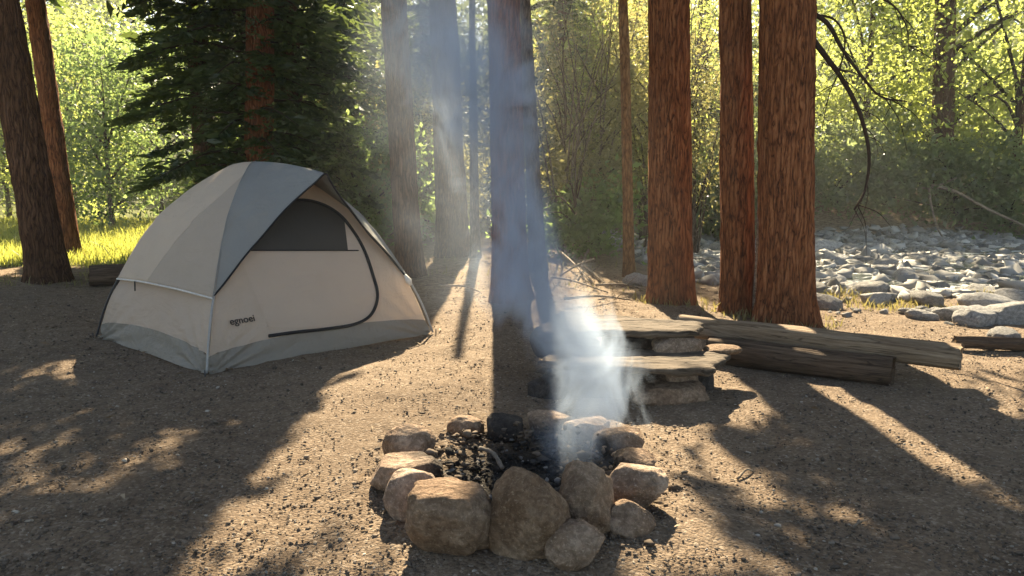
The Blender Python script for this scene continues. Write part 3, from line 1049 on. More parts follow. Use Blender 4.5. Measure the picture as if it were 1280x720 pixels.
def bough(pts, r0, r1, nm='dead_branch', twigs=0, Ys=None):
    P = [at(x, y, Yb - .08 * k) for k, (x, y) in enumerate(pts)]
    Q = catmull(P, 26)
    mb = MB()
    mb.tube(Q, np.linspace(r0, r1, 26), 7)
    for k in range(twigs):
        i = random.randint(6, 25)
        a = Q[i]
        dd = np.array([random.uniform(-.25, .3), random.uniform(-.25, .25), -random.uniform(.1, .5)])
        mb.tube(catmull([a, a + dd * .5 + np.array([.03, 0, .03]), a + dd], 8), np.linspace(.005, .0016, 8), 4)
    mb.build(nm, M['twig'], r)


bough([(1012, 14), (1035, 30), (1052, 60), (1075, 92), (1100, 120), (1134, 127)], .024, .006, twigs=9)
bough([(1012, 44), (1030, 68), (1052, 98), (1074, 140), (1086, 190), (1082, 235), (1068, 262)], .030, .008, twigs=14)
bough([(1014, 18), (1042, 24), (1056, 48), (1050, 85), (1036, 120), (1028, 160)], .012, .003, twigs=8)
bough([(1014, -20), (1060, -12), (1110, 2), (1132, 30), (1136, 62)], .016, .003, twigs=8)

# --- trees of the far bank
r, p, d = big_tree(1176, 268, 26, 'dark trunk under the bright leaves beyond the stream', M['bark_brown'], 13, px_lean(1176, 268, 1180, 60), name='broadleaf_tree', Y=20.6, seg=36)
broad_crown(r, p, 3.2, 8.6, 4.2, 85, 46, .14, M['leaf_bright'], M['twig'], .8, 10, trunk_r=.2, lean=(0, 1.4))
FAR = [(1265, 20.2, 2.2, 8.0, 3.4, 'bright yellow-green tree overhanging the stream at the right edge', 150),
       (1075, 22.5, 2.4, 8.2, 3.4, 'bright tree behind the drooping dead boughs', 150),
       (1340, 24.0, 2.0, 8, 3.8, 'leafy tree beyond the right edge of the far bank', 100),
       (1130, 29.0, 2.0, 7, 4.4, 'tall yellow-green tree further back on the far slope', 130)]
for (px, Yt, z0, z1, rad, lab, nc) in FAR:
    q = at(px, 250, Yt)
    base = Vector((q.x, Yt, gz(q.x, Yt)))
    r = thing('broadleaf_tree', lab, 'tree', base)
    trunk(r, base, .24, z1 * .8, M['bark_brown'], seg=20, rows=30)
    broad_crown(r, base, z0, z1, rad, int(nc * .75), 50, .13, M['leaf_bright'], M['twig'], .72, 8, trunk_r=.14)
q = at(968, 280, 21.5)  # added conifer: its high crown is there to shade the camp ground at right
base = Vector((q.x, 21.5, gz(q.x, 21.5)))
r = thing('conifer_tree', 'tall conifer added beyond the stream for its shade, hidden behind the thickest trunk', 'tree', base)
trunk(r, base, .4, 17, M['bark_brown'], seg=32, rows=50)
conifer_crown(r, base, 5.5, 17, 4.0, 90, M['leaf_dark'], M['twig'], .34, 150)
q = at(870, 280, 23)
base = Vector((q.x, 23, gz(q.x, 23)))
r = thing('conifer_tree', 'shadowy conifer beyond the stream, in the gap between the red trunks', 'tree', base)
trunk(r, base, .4, 17, M['bark_brown'], seg=32, rows=50)
conifer_crown(r, base, 2.5, 16, 3.0, 90, M['leaf_dark'], M['twig'], .34, 150)

for px_, Yt_, z0_, rd_, lab_ in [(440, 18.5, .5, 1.6, 'dark conifer half hidden by the tent peak, left of the smoke-veiled trunks'),
                                (700, 21.5, .8, 1.7, 'shadowy conifer behind the willows, just right of the central trunk'),
                                (535, 22.0, .8, 1.6, 'dusky conifer far behind the gap between the two smoke-veiled trunks'),
                                (1118, 25.0, 1.5, 1.9, 'dark conifer behind the bright leaves, above the drooping bough tips')]:
    q = at(px_, 290, Yt_)
    base = Vector((q.x, Yt_, gz(q.x, Yt_)))
    r = thing('conifer_tree', lab_, 'tree', base)
    trunk(r, base, .36, 10, M['bark_brown'], seg=24, rows=40)
    conifer_crown(r, base, base.z + z0_, 9.5, rd_, 110, M['leaf_dark'], M['twig'], .18, 200, cull=False)

# shrubs of the far bank
for i, (px, py, Yt, h, rad, lab) in enumerate([
    (1040, 285, 19.8, 2.3, 1.5, 'blue-green shrub on the far bank above the big grey boulder'),
    (1105, 280, 20.0, 2.6, 1.7, 'dense shrub on the far bank under the drooping bough tips'),
    (1190, 282, 19.6, 2.2, 1.7, 'dusky shrub on the far bank behind the pale fallen limb'),
    (1262, 282, 19.6, 2.6, 1.8, 'shrub on the far bank at the right picture edge'),
    (1150, 275, 21.2, 3.2, 1.8, 'taller shrub behind the far-bank row, right of the bough tips'),
    (1070, 270, 21.6, 3.4, 1.7, 'taller lighter shrub behind the far-bank row, beside the dead boughs'),
    (890, 290, 18.8, 2.2, 1.2, 'blue-grey bush beyond the stream between the two left red trunks'),
    (945, 285, 20.0, 2.4, 1.4, 'bush beyond the stream in the slit between the right red trunks')]):
    q = at(px, py, Yt)
    base = Vector((q.x, Yt, gz(q.x, Yt)))
    r = thing('bank_shrub', lab, 'shrub', base, 'shrubs along the far bank')
    broad_crown(r, base, base.z + .05, base.z + h, rad, 70, 60 if i not in (4, 5) else 42, .13, M['leaf_bank' if i not in (4, 5) else 'leaf_bright'], M['twig'], .34, 10, trunk_r=.06, cull=False)

# pale fallen limb and leaning stick on the far bank
for pts, r0, r1, lab in [
    ([(1164, 232, 19.0), (1195, 240, 18.8), (1236, 262, 18.6), (1284, 284, 18.4)], .045, .03, 'pale bare fallen limb slanting down over the far bank'),
    ([(1160, 228, 19.1), (1164, 256, 18.9), (1172, 285, 18.7), (1184, 305, 18.5)], .03, .02, 'thin brown stick leaning below the pale fallen limb'),
    ([(1148, 236, 19.2), (1172, 232, 19.0), (1196, 222, 18.9)], .03, .015, 'short pale broken branch at the upper end of the fallen limb')]:
    mb = MB()
    mb.tube(catmull([at(*q) for q in pts], 16), np.linspace(r0, r1, 16), 8)
    tag(mb.build('fallen_branch', M['dead_wood']), lab, 'branch', 'fallen branches on the far bank')

# --- willow thicket in the middle, stems crossing
for i, (px, Yt, z1, rad, lab, mt) in enumerate([
    (705, 13.5, 4.6, 1.25, 'yellow-green willow with crossing stems beside the central trunk', 'leaf_willow'),
    (745, 14.2, 5.0, 1.4, 'willow with slanting stems in the middle of the thicket', 'leaf_willow'),
    (810, 14.6, 5.0, 1.3, 'willow right behind the slender ochre stem', 'leaf_willow'),
    (868, 15.5, 5.2, 1.2, 'willow showing in the gap between two thick red trunks', 'leaf_willow'),
    (725, 18.0, 6.0, 2.0, 'taller pale willow at the back of the thicket', 'leaf_willow'),
    (805, 18.6, 6.2, 2.2, 'tallest pale willow at the back, right of the slender stem', 'leaf_bright')]):
    q = at(px, 320, Yt)
    base = Vector((q.x, Yt, gz(q.x, Yt)))
    r = thing('willow_shrub', lab, 'shrub', base, 'willows of the middle thicket')
    broad_crown(r, base, .9, z1, rad, 95, 85, .085 if Yt < 16 else .11, M[mt], M['twig'], .36, 8, aspect=.34, trunk_r=.05)
    for s_ in range(7):
        mb = MB()
        a = random.uniform(-1.1, 1.1)
        P = [base + Vector((random.uniform(-.15, .15), random.uniform(-.15, .15), -.05)), base + Vector((a * .45, random.uniform(-.3, .3), z1 * .45)), base + Vector((a * 1.25, random.uniform(-.5, .5), z1 * random.uniform(.8, 1.0)))]
        mb.tube(catmull(P, 12), np.linspace(.026, .007, 12), 6)
        mb.build('stem', M['bark_grey'], r)
for i, (px, Yt, h, rad, lab) in enumerate([
    (718, 12.6, 1.6, .8, 'dark green bush at the foot of the willow thicket'),
    (455, 14.0, 2.6, 1.3, 'green bush right behind the tent top'),
    (540, 16.0, 2.2, 1.2, 'bush between the two smoke-veiled trunks'),
    (480, 17.5, 4.2, 1.7, 'light green shrub left of the smoke-veiled trunk beside the tent'),
    (610, 18.0, 3.2, 1.5, 'sunlit shrub behind the thin hazy stem')]):
    q = at(px, 330, Yt)
    base = Vector((q.x, Yt, gz(q.x, Yt)))
    r = thing('understory_bush', lab, 'bush', base, 'bushes under the forest edge')
    broad_crown(r, base, .05, h, rad, 60, 75, .10, M['leaf_mid' if i in (0, 1) else 'leaf_willow'], M['twig'], .3, 8, trunk_r=.05)

# --- meadow-side bushes and trees
for i, (px, Yt, z0, z1, rad, nc, sz, mt, lab) in enumerate([
    (142, 20.5, .15, 5.2, 1.35, 170, .12, 'leaf_mid', 'tall rounded light green bush in the meadow between trunk and conifers'),
    (98, 24.0, .2, 6.8, 2.1, 190, .13, 'leaf_bright', 'yellow-green tree behind the slender orange trunk'),
    (15, 25.0, .2, 7.0, 2.4, 190, .13, 'leaf_bright', 'sunlit tree seen past the thick leaning trunk'),
    (-70, 24.0, .3, 6.8, 2.2, 90, .14, 'leaf_mid', 'leafy tree at the far left edge of the meadow'),
    (205, 25.0, .4, 6.5, 2.0, 110, .15, 'leaf_mid', 'pale green tree behind the meadow-side conifer')]):
    q = at(px, 300, Yt)
    base = Vector((q.x, Yt, gz(q.x, Yt)))
    r = thing('meadow_tree', lab, 'tree', base, 'leafy trees beyond the meadow')
    trunk(r, base, .14, z1 * .7, M['bark_grey'], seg=16, rows=20)
    broad_crown(r, base, z0, z1, rad, int(nc * .8), 52, sz, M[mt], M['twig'], .55, 12, trunk_r=.1, cull=False)

# --- background trees, each its own
def base_top(Yt, z1):
    return min(z1, 1.6 + .235 * Yt)


for (px, Yt, z1, rad, mt) in [(250, 27, 10, 3.0, 'leaf_far'), (330, 24, 9.5, 2.6, 'leaf_mid'), (400, 26, 9.5, 2.6, 'leaf_far'), (455, 24, 8.5, 2.4, 'leaf_far'),
                              (515, 28, 9.5, 2.8, 'leaf_far'), (570, 25, 8.0, 2.4, 'leaf_far'), (620, 30, 10, 3.0, 'leaf_far'), (675, 26, 8.8, 2.4, 'leaf_far'),
                              (735, 29, 10, 3.0, 'leaf_far'), (785, 25, 8.8, 2.4, 'leaf_willow'), (840, 30, 10.5, 3.0, 'leaf_far'), (905, 29, 10, 3.0, 'leaf_bright'),
                              (60, 30, 11, 3.4, 'leaf_far'), (150, 32, 11, 3.2, 'leaf_far'), (985, 32, 8, 3.0, 'leaf_far'), (1220, 35, 8, 3.6, 'leaf_bright')]:
    z1 = base_top(Yt, z1)
    q = at(px, 280, Yt)
    base = Vector((q.x, Yt, gz(q.x, Yt)))
    side = 'left of the tent top' if px < 240 else 'behind the tent and conifers' if px < 470 else 'behind the smoke-veiled trunks' if px < 640 else 'behind the willow thicket' if px < 860 else 'across the stream behind the red trunks'
    r = thing('forest_tree', 'leafy forest tree in the backdrop, ' + side, 'tree', base, 'forest backdrop trees ' + side)
    trunk(r, base, .3, z1 * .8, M['bark_brown'], seg=14, rows=20)
    broad_crown(r, base, .6, z1, rad, 100, 50, .19, M[mt], M['twig'], .6, 8, trunk_r=.16)

# far-off wood behind everything, reads as one mass
n = 90000
X = rng.uniform(-62, 66, n)
Y = 37 + 26 * rng.random(n)
top = 9 + 3.5 * np.sin(X * .43) + 2.5 * np.sin(X * 1.13 + 2) + .25 * (Y - 37)
Z = ground_z(X, Y) + top * rng.random(n) ** .8
ok = (np.sin(X * 1.1 + np.sin(Y)) * np.sin(Z * .9 + Y * .7) + rng.normal(0, .4, n)) > -.35
C = np.stack([X, Y, Z], -1)[ok]
C = C[canopy_keep(C)]
V, Fc = leaf_quads(C, .48, .6, .4)
tag(build('forest', V, Fc, M['leaf_far']), 'far wooded slope closing off the view behind all the trees', kind='stuff')

# ------------------------------------------------------------------ grass and litter


def blades(name, X, Y, h, mat, label):
    n = len(X)
    Z = ground_z(X, Y)
    a = rng.uniform(0, 6.28, n)
    L = h * np.exp(rng.standard_normal(n) * .3)
    w = L * .045 + .002
    ln = rng.normal(0, .35, (n, 2)) * L[:, None]
    B = np.stack([X, Y, Z - .01], -1)
    s = np.stack([np.cos(a) * w, np.sin(a) * w, np.zeros(n)], -1)
    mid = B + np.stack([ln[:, 0] * .35, ln[:, 1] * .35, L * .6], -1)
    tip = B + np.stack([ln[:, 0], ln[:, 1], L], -1)
    V = np.stack([B - s, B + s, mid + s * .7, tip, mid - s * .7], 1).reshape(-1, 3)
    i = np.arange(n) * 5
    Fc = np.concatenate([np.stack([i, i + 1, i + 2, i + 4], -1), np.stack([i + 4, i + 2, i + 3, i + 3], -1)[:, :4]])
    # the tip as a thin quad
    V = np.concatenate([V, tip + s * .1])
    Fc[n:, 3] = i + 3
    Fc[n:, 2] = 5 * n + np.arange(n)
    o = build(name, V, Fc, mat)
    return tag(o, label, kind='stuff')


n = 42000
Y = 11.2 + 13 * rng.random(n) ** 1.3
X = -5.6 - (Y * .35 + 4.5) * rng.random(n)
ok = meadowness(X, Y) > rng.random(n)
blades('meadow_grass', X[ok], Y[ok], .12, M['grass'], 'bright sunlit meadow grass beyond the trunks at left')
n = 5000
X = rng.uniform(3.3, 7.2, n); Y = rng.uniform(7.6, 10.0, n)
ok = (np.sin(X * 3 + Y) + rng.normal(0, .5, n) > .1) & (riverness(X, Y) < .5)
blades('bank_grass', X[ok], Y[ok], .065, M['grass_dry'], 'dry yellow-green grass along the near bank of the stream')
X, Y = [], []
for (tx, ty, rr, k) in [(gp(838, 377).x, gp(838, 377).y, .35, 120), (gp(923, 388).x, gp(923, 388).y, .32, 150), (gp(982, 400).x, gp(982, 400).y, .42, 160), (gp(62, 352).x, gp(62, 352).y, .6, 200), (1.6, 10.5, 1.2, 300), (-.6, 11.4, 1.2, 260)]:
    a = rng.uniform(0, 6.28, k)
    q = rr * (.75 + .5 * rng.random(k))
    X += list(tx + q * np.cos(a)); Y += list(ty + q * np.sin(a))
blades('tuft_grass', np.array(X), np.array(Y), .07, M['grass_dry'], 'sparse dry grass tufts round the tree feet')

# needles, chips and leaves lying on the ground
n = 15000
Y = 2.2 + 10 * rng.random(n) ** .8
X = (rng.random(n) * 2 - 1) * (Y * .72 + .3)
k = (rng.random(n) < sstep(4.0, 8.0, Y) * .9 + .10) & (riverness(X, Y) < .2) & (np.hypot(X - .05, Y - 3.25) > .7)
X, Y = X[k], Y[k]
n = len(X)
D = rng.standard_normal((n, 3)); D[:, 2] *= .06
C = np.stack([X, Y, ground_z(X, Y) + .018], -1)
V1, F1 = leaf_quads(C, .036, .2, 3.0, 0, D, .45)
tag(build('litter', V1, F1, M['litter']), 'dry needles, bark chips and leaves strewn over the dirt', kind='stuff')

# bare sticks strewn over the sunlit ground behind the hearth
ST = [((700, 330), (738, 352), .02), ((712, 322), (760, 358), .026), ((735, 326), (722, 350), .018), ((742, 340), (700, 345), .022), ((690, 352), (760, 366), .018), ((745, 372), (815, 364), .016), ((548, 372), (600, 366), .016), ((705, 385), (790, 378), .018), ((922, 596), (942, 586), .007), ((1066, 660), (1084, 648), .006)]
LB = ['pale bare stick at the top of the brush heap by the central trunk', 'thickest pale branch of the brush heap by the central trunk', 'short upright stick poking from the brush heap', 'crosswise stick low in the brush heap', 'long stick on the ground before the brush heap', 'stick lying near the foot of the leftmost thick red trunk', 'small stick on the sunlit ground right of the tent', 'stick on the sunlit ground behind the stone slabs', 'tiny dark twig on the gravel to the right of the fire ring', 'tiny pale twig on the shaded gravel at lower right']
for (a, b, r0), lab in zip(ST, LB):
    A, B = gp(*a), gp(*b)
    A.z = gz(A.x, A.y) + r0 + (random.uniform(0, .18) if r0 > .01 else 0)
    B.z = gz(B.x, B.y) + r0
    mb = MB()
    mid = (A + B) / 2 + Vector((random.uniform(-.06, .06), random.uniform(-.06, .06), .04)) * min(1, r0 / .015)
    mb.tube(catmull([A, mid, B], 12), np.linspace(r0, r0 * .45, 12), 7)
    for k in range(2 if r0 > .01 else 0):
        u = A.lerp(B, random.uniform(.3, .8))
        mb.tube(catmull([u, u + Vector((random.uniform(-.2, .2), random.uniform(-.2, .2), random.uniform(.03, .15)))], 5), np.linspace(r0 * .4, r0 * .15, 5), 5)
    tag(mb.build('dry_stick', M['dead_wood']), lab, 'stick', 'dry sticks on the sunlit ground')


# ------------------------------------------------------------------ stone slab bench by the hearth
def slab(name, label, corners, z_top, th, seed, mat, parent=None, nx=70, ny=30, dz=0.0):
    """uneven flat slab: corners given clockwise on the ground plan (front-left, front-right, back-right, back-left)"""
    A, B, C_, D_ = [np.array(c, float) for c in corners]
    off = Vector((seed * 3.7, seed * 1.9, 0))
    top, bot = [], []
    for j in range(ny + 1):
        for i in range(nx + 1):
            u, v = i / nx, j / ny
            eu = u + .03 * mnoise.noise(Vector((v * 6, 1.7, 0)) + off) * (abs(u - .5) * 2)
            ev = v + .10 * mnoise.fractal(Vector((u * 6, 5.1, 0)) + off, 1, 2, 4) * (abs(v - .5) * 2)
            q = (A * (1 - eu) + B * eu) * (1 - ev) + (D_ * (1 - eu) + C_ * eu) * ev
            edge = min(u, 1 - u, v * .6, (1 - v) * .6)
            e = max(0, 1 - edge / .04)
            n_ = mnoise.fractal(Vector((q[0] * 2.5, q[1] * 9, 0)) + off, 1, 2, 4)
            top.append((q[0], q[1], z_top + dz * u + .010 * n_ - .012 * e * e))
            bot.append((q[0], q[1], z_top + dz * u - th * (1 - .35 * e * e) + .012 * mnoise.noise(Vector((q[0] * 5, q[1] * 5, 3)) + off)))
    V = np.array(top + bot)
    k = (nx + 1) * (ny + 1)
    idx = np.arange(k).reshape(ny + 1, nx + 1)
    Ft = np.stack([idx[:-1, :-1], idx[:-1, 1:], idx[1:, 1:], idx[1:, :-1]], -1).reshape(-1, 4)
    Fb = Ft[:, ::-1] + k
    rim = np.concatenate([idx[0, :], idx[1:, -1], idx[-1, -2::-1], idx[-2:0:-1, 0]])
    r2 = np.roll(rim, -1)
    Fs = np.stack([rim, rim + k, r2 + k, r2], -1)
    return build(name, V, np.concatenate([Ft, Fb, Fs]), mat, parent, True)


def pl(px, py, z):
    q = gp(px, py, z)
    return (q.x, q.y, 0)


tag(slab('stone_slab', None, [pl(672, 452, .225), pl(888, 462, .225), pl(914, 440, .225), pl(700, 430, .225)], .225, .055, 3, M['slab'], dz=.0),
    'lower weathered flat slab resting on stones behind the fire ring', 'slab')
tag(slab('stone_slab', None, [pl(664, 414, .36), pl(872, 414, .36), pl(880, 402, .36), pl(700, 388, .36)], .36, .05, 4, M['slab']),
    'upper sunlit flat slab behind and above the lower one', 'slab')
SUPP = [
    (852, 469, 38, 30, 4.72, 'stone', 'small round ochre stone wedged under the lower slab'),
    (836, 491, 96, 28, 4.62, 'stone', 'long flat brown stone lying under the lower slab'),
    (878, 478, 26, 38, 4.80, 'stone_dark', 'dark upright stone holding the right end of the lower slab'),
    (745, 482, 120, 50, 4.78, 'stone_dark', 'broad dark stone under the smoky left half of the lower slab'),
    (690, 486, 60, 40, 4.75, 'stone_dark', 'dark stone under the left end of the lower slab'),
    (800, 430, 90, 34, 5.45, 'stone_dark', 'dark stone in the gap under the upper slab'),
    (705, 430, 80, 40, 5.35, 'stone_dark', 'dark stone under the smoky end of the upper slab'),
    (846, 431, 62, 22, 5.0, 'stone', 'sunlit pale stone resting on the lower slab'),
    (902, 437, 42, 10, 4.95, 'stone', 'thin pale stone flake on the right end of the lower slab'),
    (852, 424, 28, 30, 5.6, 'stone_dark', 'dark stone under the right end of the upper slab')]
for i, (cx, cy, w, h, Yc, mt, lab) in enumerate(SUPP):
    c = at(cx, cy, Yc)
    k = Yc / ray(cx, cy).y / 924
    rock('support_stone', lab, 'stone', c, (w * k * .53, min(w, 70) * k * .42, h * k * .55), 300 + i, M[mt], 0, (0, 0), 'stones of the slab bench', base=ICO3, sq=.75, cuts=3)


# ------------------------------------------------------------------ log bench
def half_log(name, label, A, B, w, th, mat, seed, sq=1.0):
    A, B = Vector(A), Vector(B)
    L = (B - A).length
    ax = (B - A).normalized()
    sd = Vector((-ax.y, ax.x, 0)).normalized()
    n, m_ = 90, 26
    V = []
    off = Vector((seed, seed * 2.3, 0))
    for i in range(n + 1):
        t = i / n
        c = A.lerp(B, t)
        e = min(t, 1 - t) * L
        for j in range(m_):
            a = 2 * math.pi * j / m_
            ca, sa = math.cos(a), math.sin(a)
            y = math.copysign(abs(ca) ** (.7 if sq < 1 else 1), ca) * w / 2
            z = math.copysign(abs(sa) ** (.55 if sq < 1 else 1), sa) * th / 2
            q = Vector((t * L * 1.4, a * 1.5 * .9, 0)) + off
            g = mnoise.fractal(q, 1, 2, 3) * .012 + mnoise.noise(Vector((t * L * .8, ca * 4, sa * 4)) + off) * .012
            cut = -.03 * mnoise.noise(Vector((ca * 2, sa * 2, i // n)) + off) if i in (0, n) else 0
            p = c + sd * (y * (1 + g * 3)) + Vector((0, 0, z + g)) + ax * cut
            V.append(p[:])
    idx = np.arange((n + 1) * m_).reshape(n + 1, m_)
    nx = np.roll(idx, -1, 1)
    Fc = [np.stack([idx[:-1], nx[:-1], nx[1:], idx[1:]], -1).reshape(-1, 4)]
    V += [A[:], B[:]]
    k = (n + 1) * m_
    caps = []
    for j in range(0, m_, 2):
        a, b, c = j, (j + 1) % m_, (j + 2) % m_
        caps.append((k, a, b, c)); caps.append((k + 1, n * m_ + c, n * m_ + b, n * m_ + a))
    Fc.append(np.array(caps))
    # build in local axes so that the grain runs along the log
    V = np.array(V)
    R = np.array([[ax.x, ax.y, ax.z], [sd.x, sd.y, 0], np.cross(ax, sd)])
    mid = np.array((A + B) / 2)
    me = mesh_np(name, (V - mid) @ R.T, np.concatenate(Fc), mat, True)
    from mathutils import Matrix
    o = link(name, me)
    o.matrix_world = Matrix(((ax.x, sd.x, R[2][0], mid[0]), (ax.y, sd.y, R[2][1], mid[1]), (ax.z, 0, R[2][2], mid[2]), (0, 0, 0, 1)))
    return o


A = gp(850, 394, .29); B = gp(1203, 432, .29)
A.z = B.z = .212
tag(half_log('bench_log', None, A, B, .19, .165, M['log'], 11, .6), 'long weathered split-log seat of the bench by the stream trees', 'log bench')
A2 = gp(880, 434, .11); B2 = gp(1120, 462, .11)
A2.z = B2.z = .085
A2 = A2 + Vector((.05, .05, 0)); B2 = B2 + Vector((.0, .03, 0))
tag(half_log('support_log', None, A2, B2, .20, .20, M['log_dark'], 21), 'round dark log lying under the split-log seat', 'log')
# driftwood by the bench end and the log behind the tent's left side
q = gp(1245, 440)
tag(half_log('drift_log', None, (q.x - .25, q.y + .15, .05), (q.x + .75, q.y - .1, .06), .11, .10, M['log_dark'], 31), 'dark stubby log on the ground beyond the bench end', 'log')
q = gp(124, 360)
tag(half_log('dark_log', None, (q.x - .22, q.y + .2, .13), (q.x + 1.3, q.y + .9, .12), .30, .27, M['log_dark'], 41), 'dark thick log lying behind the left side of the tent', 'log')


# ------------------------------------------------------------------ tent
CA, CB, CC = gp(260, 468), gp(124, 422), gp(538, 417)
CD = CB + CC - CA
CO = (CB + CC) / 2
PR = [(0, 1.50), (.09, 1.487), (.18, 1.44), (.40, 1.25), (.64, .95), (.85, .50), (.94, .25), (1.0, 0.0)]
PRr = np.array([a for a, b in PR]); PRz = np.array([b for a, b in PR])


def zprof(r):
    # smooth profile of the poles: catmull through the measured points
    pts = catmull(np.stack([PRr, PRz], -1), 200)
    return np.interp(r, pts[:, 0], pts[:, 1])


_p = catmull(np.stack([PRr, PRz], -1), 400)


def rprof(z):
    return np.interp(z, _p[::-1, 1], _p[::-1, 0])


zprof = lambda r: np.interp(r, _p[:, 0], _p[:, 1])


def corner(c, r, out=0.0):
    d = (c - CO)
    q = CO + d * r + d.normalized() * out
    return Vector((q.x, q.y, float(zprof(r)) + (out * .8 if r < .6 else out * .3)))


def side_pt(c1, c2, s, r, out=0.0, bulge=0.0):
    a, b = corner(c1, r, out), corner(c2, r, out)
    nrm = (((c1 + c2) / 2) - CO).normalized()
    return a.lerp(b, s) + nrm * (bulge * math.sin(math.pi * s) * math.sin(math.pi * min(1, r * .95)))


tent = thing('dome_tent', 'beige and grey dome tent with an arched zip door, pitched on the dirt at left', 'tent', Vector((CO.x, CO.y, 0)))


def grid_mesh(name, fn, nu, nv, mat, parent, th=0.0):
    V = np.array([fn(i / nu, j / nv)[:] for j in range(nv + 1) for i in range(nu + 1)])
    i = np.arange((nu + 1) * (nv + 1)).reshape(nv + 1, nu + 1)
    Fc = np.stack([i[:-1, :-1], i[:-1, 1:], i[1:, 1:], i[1:, :-1]], -1).reshape(-1, 4)
    o = build(name, V, Fc, mat, parent, True)
    if th:
        md = o.modifiers.new('cloth', 'SOLIDIFY'); md.thickness = th; md.offset = 0
    return o


def fold(p, c, amp):
    """tension folds that fan out from the pegged corners"""
    w = 0
    for k in (CA, CB, CC):
        d = math.hypot(p.x - k.x, p.y - k.y)
        an = math.atan2(p.z + .03, d + .02)
        w += math.sin(an * 26 + k.x * 3) * math.exp(-math.hypot(d, p.z) / .42)
    w += .5 * mnoise.noise(Vector((p.x * 2.2, p.y * 2.2, p.z * 3.5)))
    return w * amp


SIDES = [(CA, CB), (CB, CD), (CD, CC), (CC, CA)]
ZS = .17


def body_fn(c1, c2, za, zb, amp=.017):
    nrm = (((c1 + c2) / 2) - CO).normalized()

    def f(u, v):
        edge = .045 * math.sin(math.pi * u) ** .6
        lo, hi = za, zb
        if za == 0.0: hi = zb - .05 + edge * 1.6
        else: lo = za - .05 + edge * 1.6
        z = lo + (hi - lo) * v
        p = side_pt(c1, c2, u, float(rprof(z)), 0, -.02)
        return p + nrm * fold(p, None, amp)
    return f


# beige inner walls and the grey floor band (one part each, all four sides)
def multi(name, parts, mat):
    Vs, Fs, k = [], [], 0
    for fn, nu, nv in parts:
        V = np.array([fn(i / nu, j / nv)[:] for j in range(nv + 1) for i in range(nu + 1)])
        i = np.arange((nu + 1) * (nv + 1)).reshape(nv + 1, nu + 1)
        Fs.append(np.stack([i[:-1, :-1], i[:-1, 1:], i[1:, 1:], i[1:, :-1]], -1).reshape(-1, 4) + k)
        Vs.append(V); k += len(V)
    return build(name, np.concatenate(Vs), np.concatenate(Fs), mat, tent, True)


multi('body', [(body_fn(a, b, ZS, 1.46), 56, 60) for a, b in SIDES], M['body'])
multi('floor_band', [(body_fn(a, b, 0.0, ZS, .022), 70, 14) for a, b in SIDES], M['skirt'])

RB = float(rprof(.51))
OUT = .03


def fly_side(c1, c2, s0=0, s1=1):
    def f(u, v):
        r = .012 + (RB - .012) * v
        s = s0 + (s1 - s0) * u
        p = side_pt(c1, c2, s, r, OUT, .055)
        p.z += .03 * math.sin(math.pi * s) * v ** 6
        nrm = (((c1 + c2) / 2) - CO).normalized()
        return p + nrm * (.006 * mnoise.noise(Vector((p.x * 3, p.y * 3, p.z * 3))))
    return f


def seam_split(u, v):
    return u


# the panel between the two left poles: light upper panel and a slightly darker corner panel below the diagonal seam
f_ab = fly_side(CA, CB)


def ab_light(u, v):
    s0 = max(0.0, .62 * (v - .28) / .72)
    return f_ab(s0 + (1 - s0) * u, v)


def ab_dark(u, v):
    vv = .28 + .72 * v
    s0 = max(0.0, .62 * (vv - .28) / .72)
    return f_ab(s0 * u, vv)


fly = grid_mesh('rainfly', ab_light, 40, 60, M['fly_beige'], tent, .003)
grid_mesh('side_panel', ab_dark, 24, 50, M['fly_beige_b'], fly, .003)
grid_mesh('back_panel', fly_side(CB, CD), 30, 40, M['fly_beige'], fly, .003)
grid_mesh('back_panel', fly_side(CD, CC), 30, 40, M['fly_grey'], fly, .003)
TOP = corner(CA, .012, OUT)
APEX = at(407, 217, 6.06)


def ridge(t):
    p = TOP.lerp(APEX, t)
    p.z += .025 * math.sin(math.pi * t)
    return p


def wedge(c, zb):
    rb = float(rprof(zb))

    def f(u, v):
        P = corner(c, .012 + (rb - .012) * v, OUT)
        Q = ridge(v)
        p = P.lerp(Q, u)
        back = (TOP - p)
        p = p + back.normalized() * (.075 * math.sin(math.pi * u) * v * v) if back.length > .01 else p
        n_ = .017 * math.sin(u * 15 + v * 4) * (v * (1 - u)) * .6 + .008 * mnoise.noise(Vector((p.x * 4, p.y * 4, p.z * 6)))
        return p + Vector((.3, -.6, .7)) * n_
    return f


wl, wr = wedge(CA, .53), wedge(CC, .49)
grid_mesh('awning', wl, 50, 60, M['fly_grey'], fly, .003)
grid_mesh('awning', wr, 50, 60, M['fly_grey'], fly, .003)


def strip_tube(name, pts, r, mat, parent, n=60, seg=8):
    mb = MB()
    mb.tube(catmull([p[:] for p in pts], n), r, seg)
    return mb.build(name, mat, parent)


strip_tube('piping', [wl(u, 1) for u in np.linspace(0, 1, 14)] + [wr(u, 1) for u in np.linspace(1, 0, 14)][1:], .0075, M['piping'], fly, 80)
strip_tube('hem', [f_ab(u, 1.0) for u in np.linspace(0, 1, 14)], .008, M['piping_white'], fly)
strip_tube('seam', [corner(CA, r, OUT + .004) for r in np.linspace(.02, RB, 16)], .0035, M['fly_grey'], fly)
strip_tube('tie', [f_ab(.73, 1.0) + Vector((-.01, -.012, 0)), f_ab(.73, 1.0) + Vector((-.012, -.016, -.08))], .006, M['piping'], fly, 6)
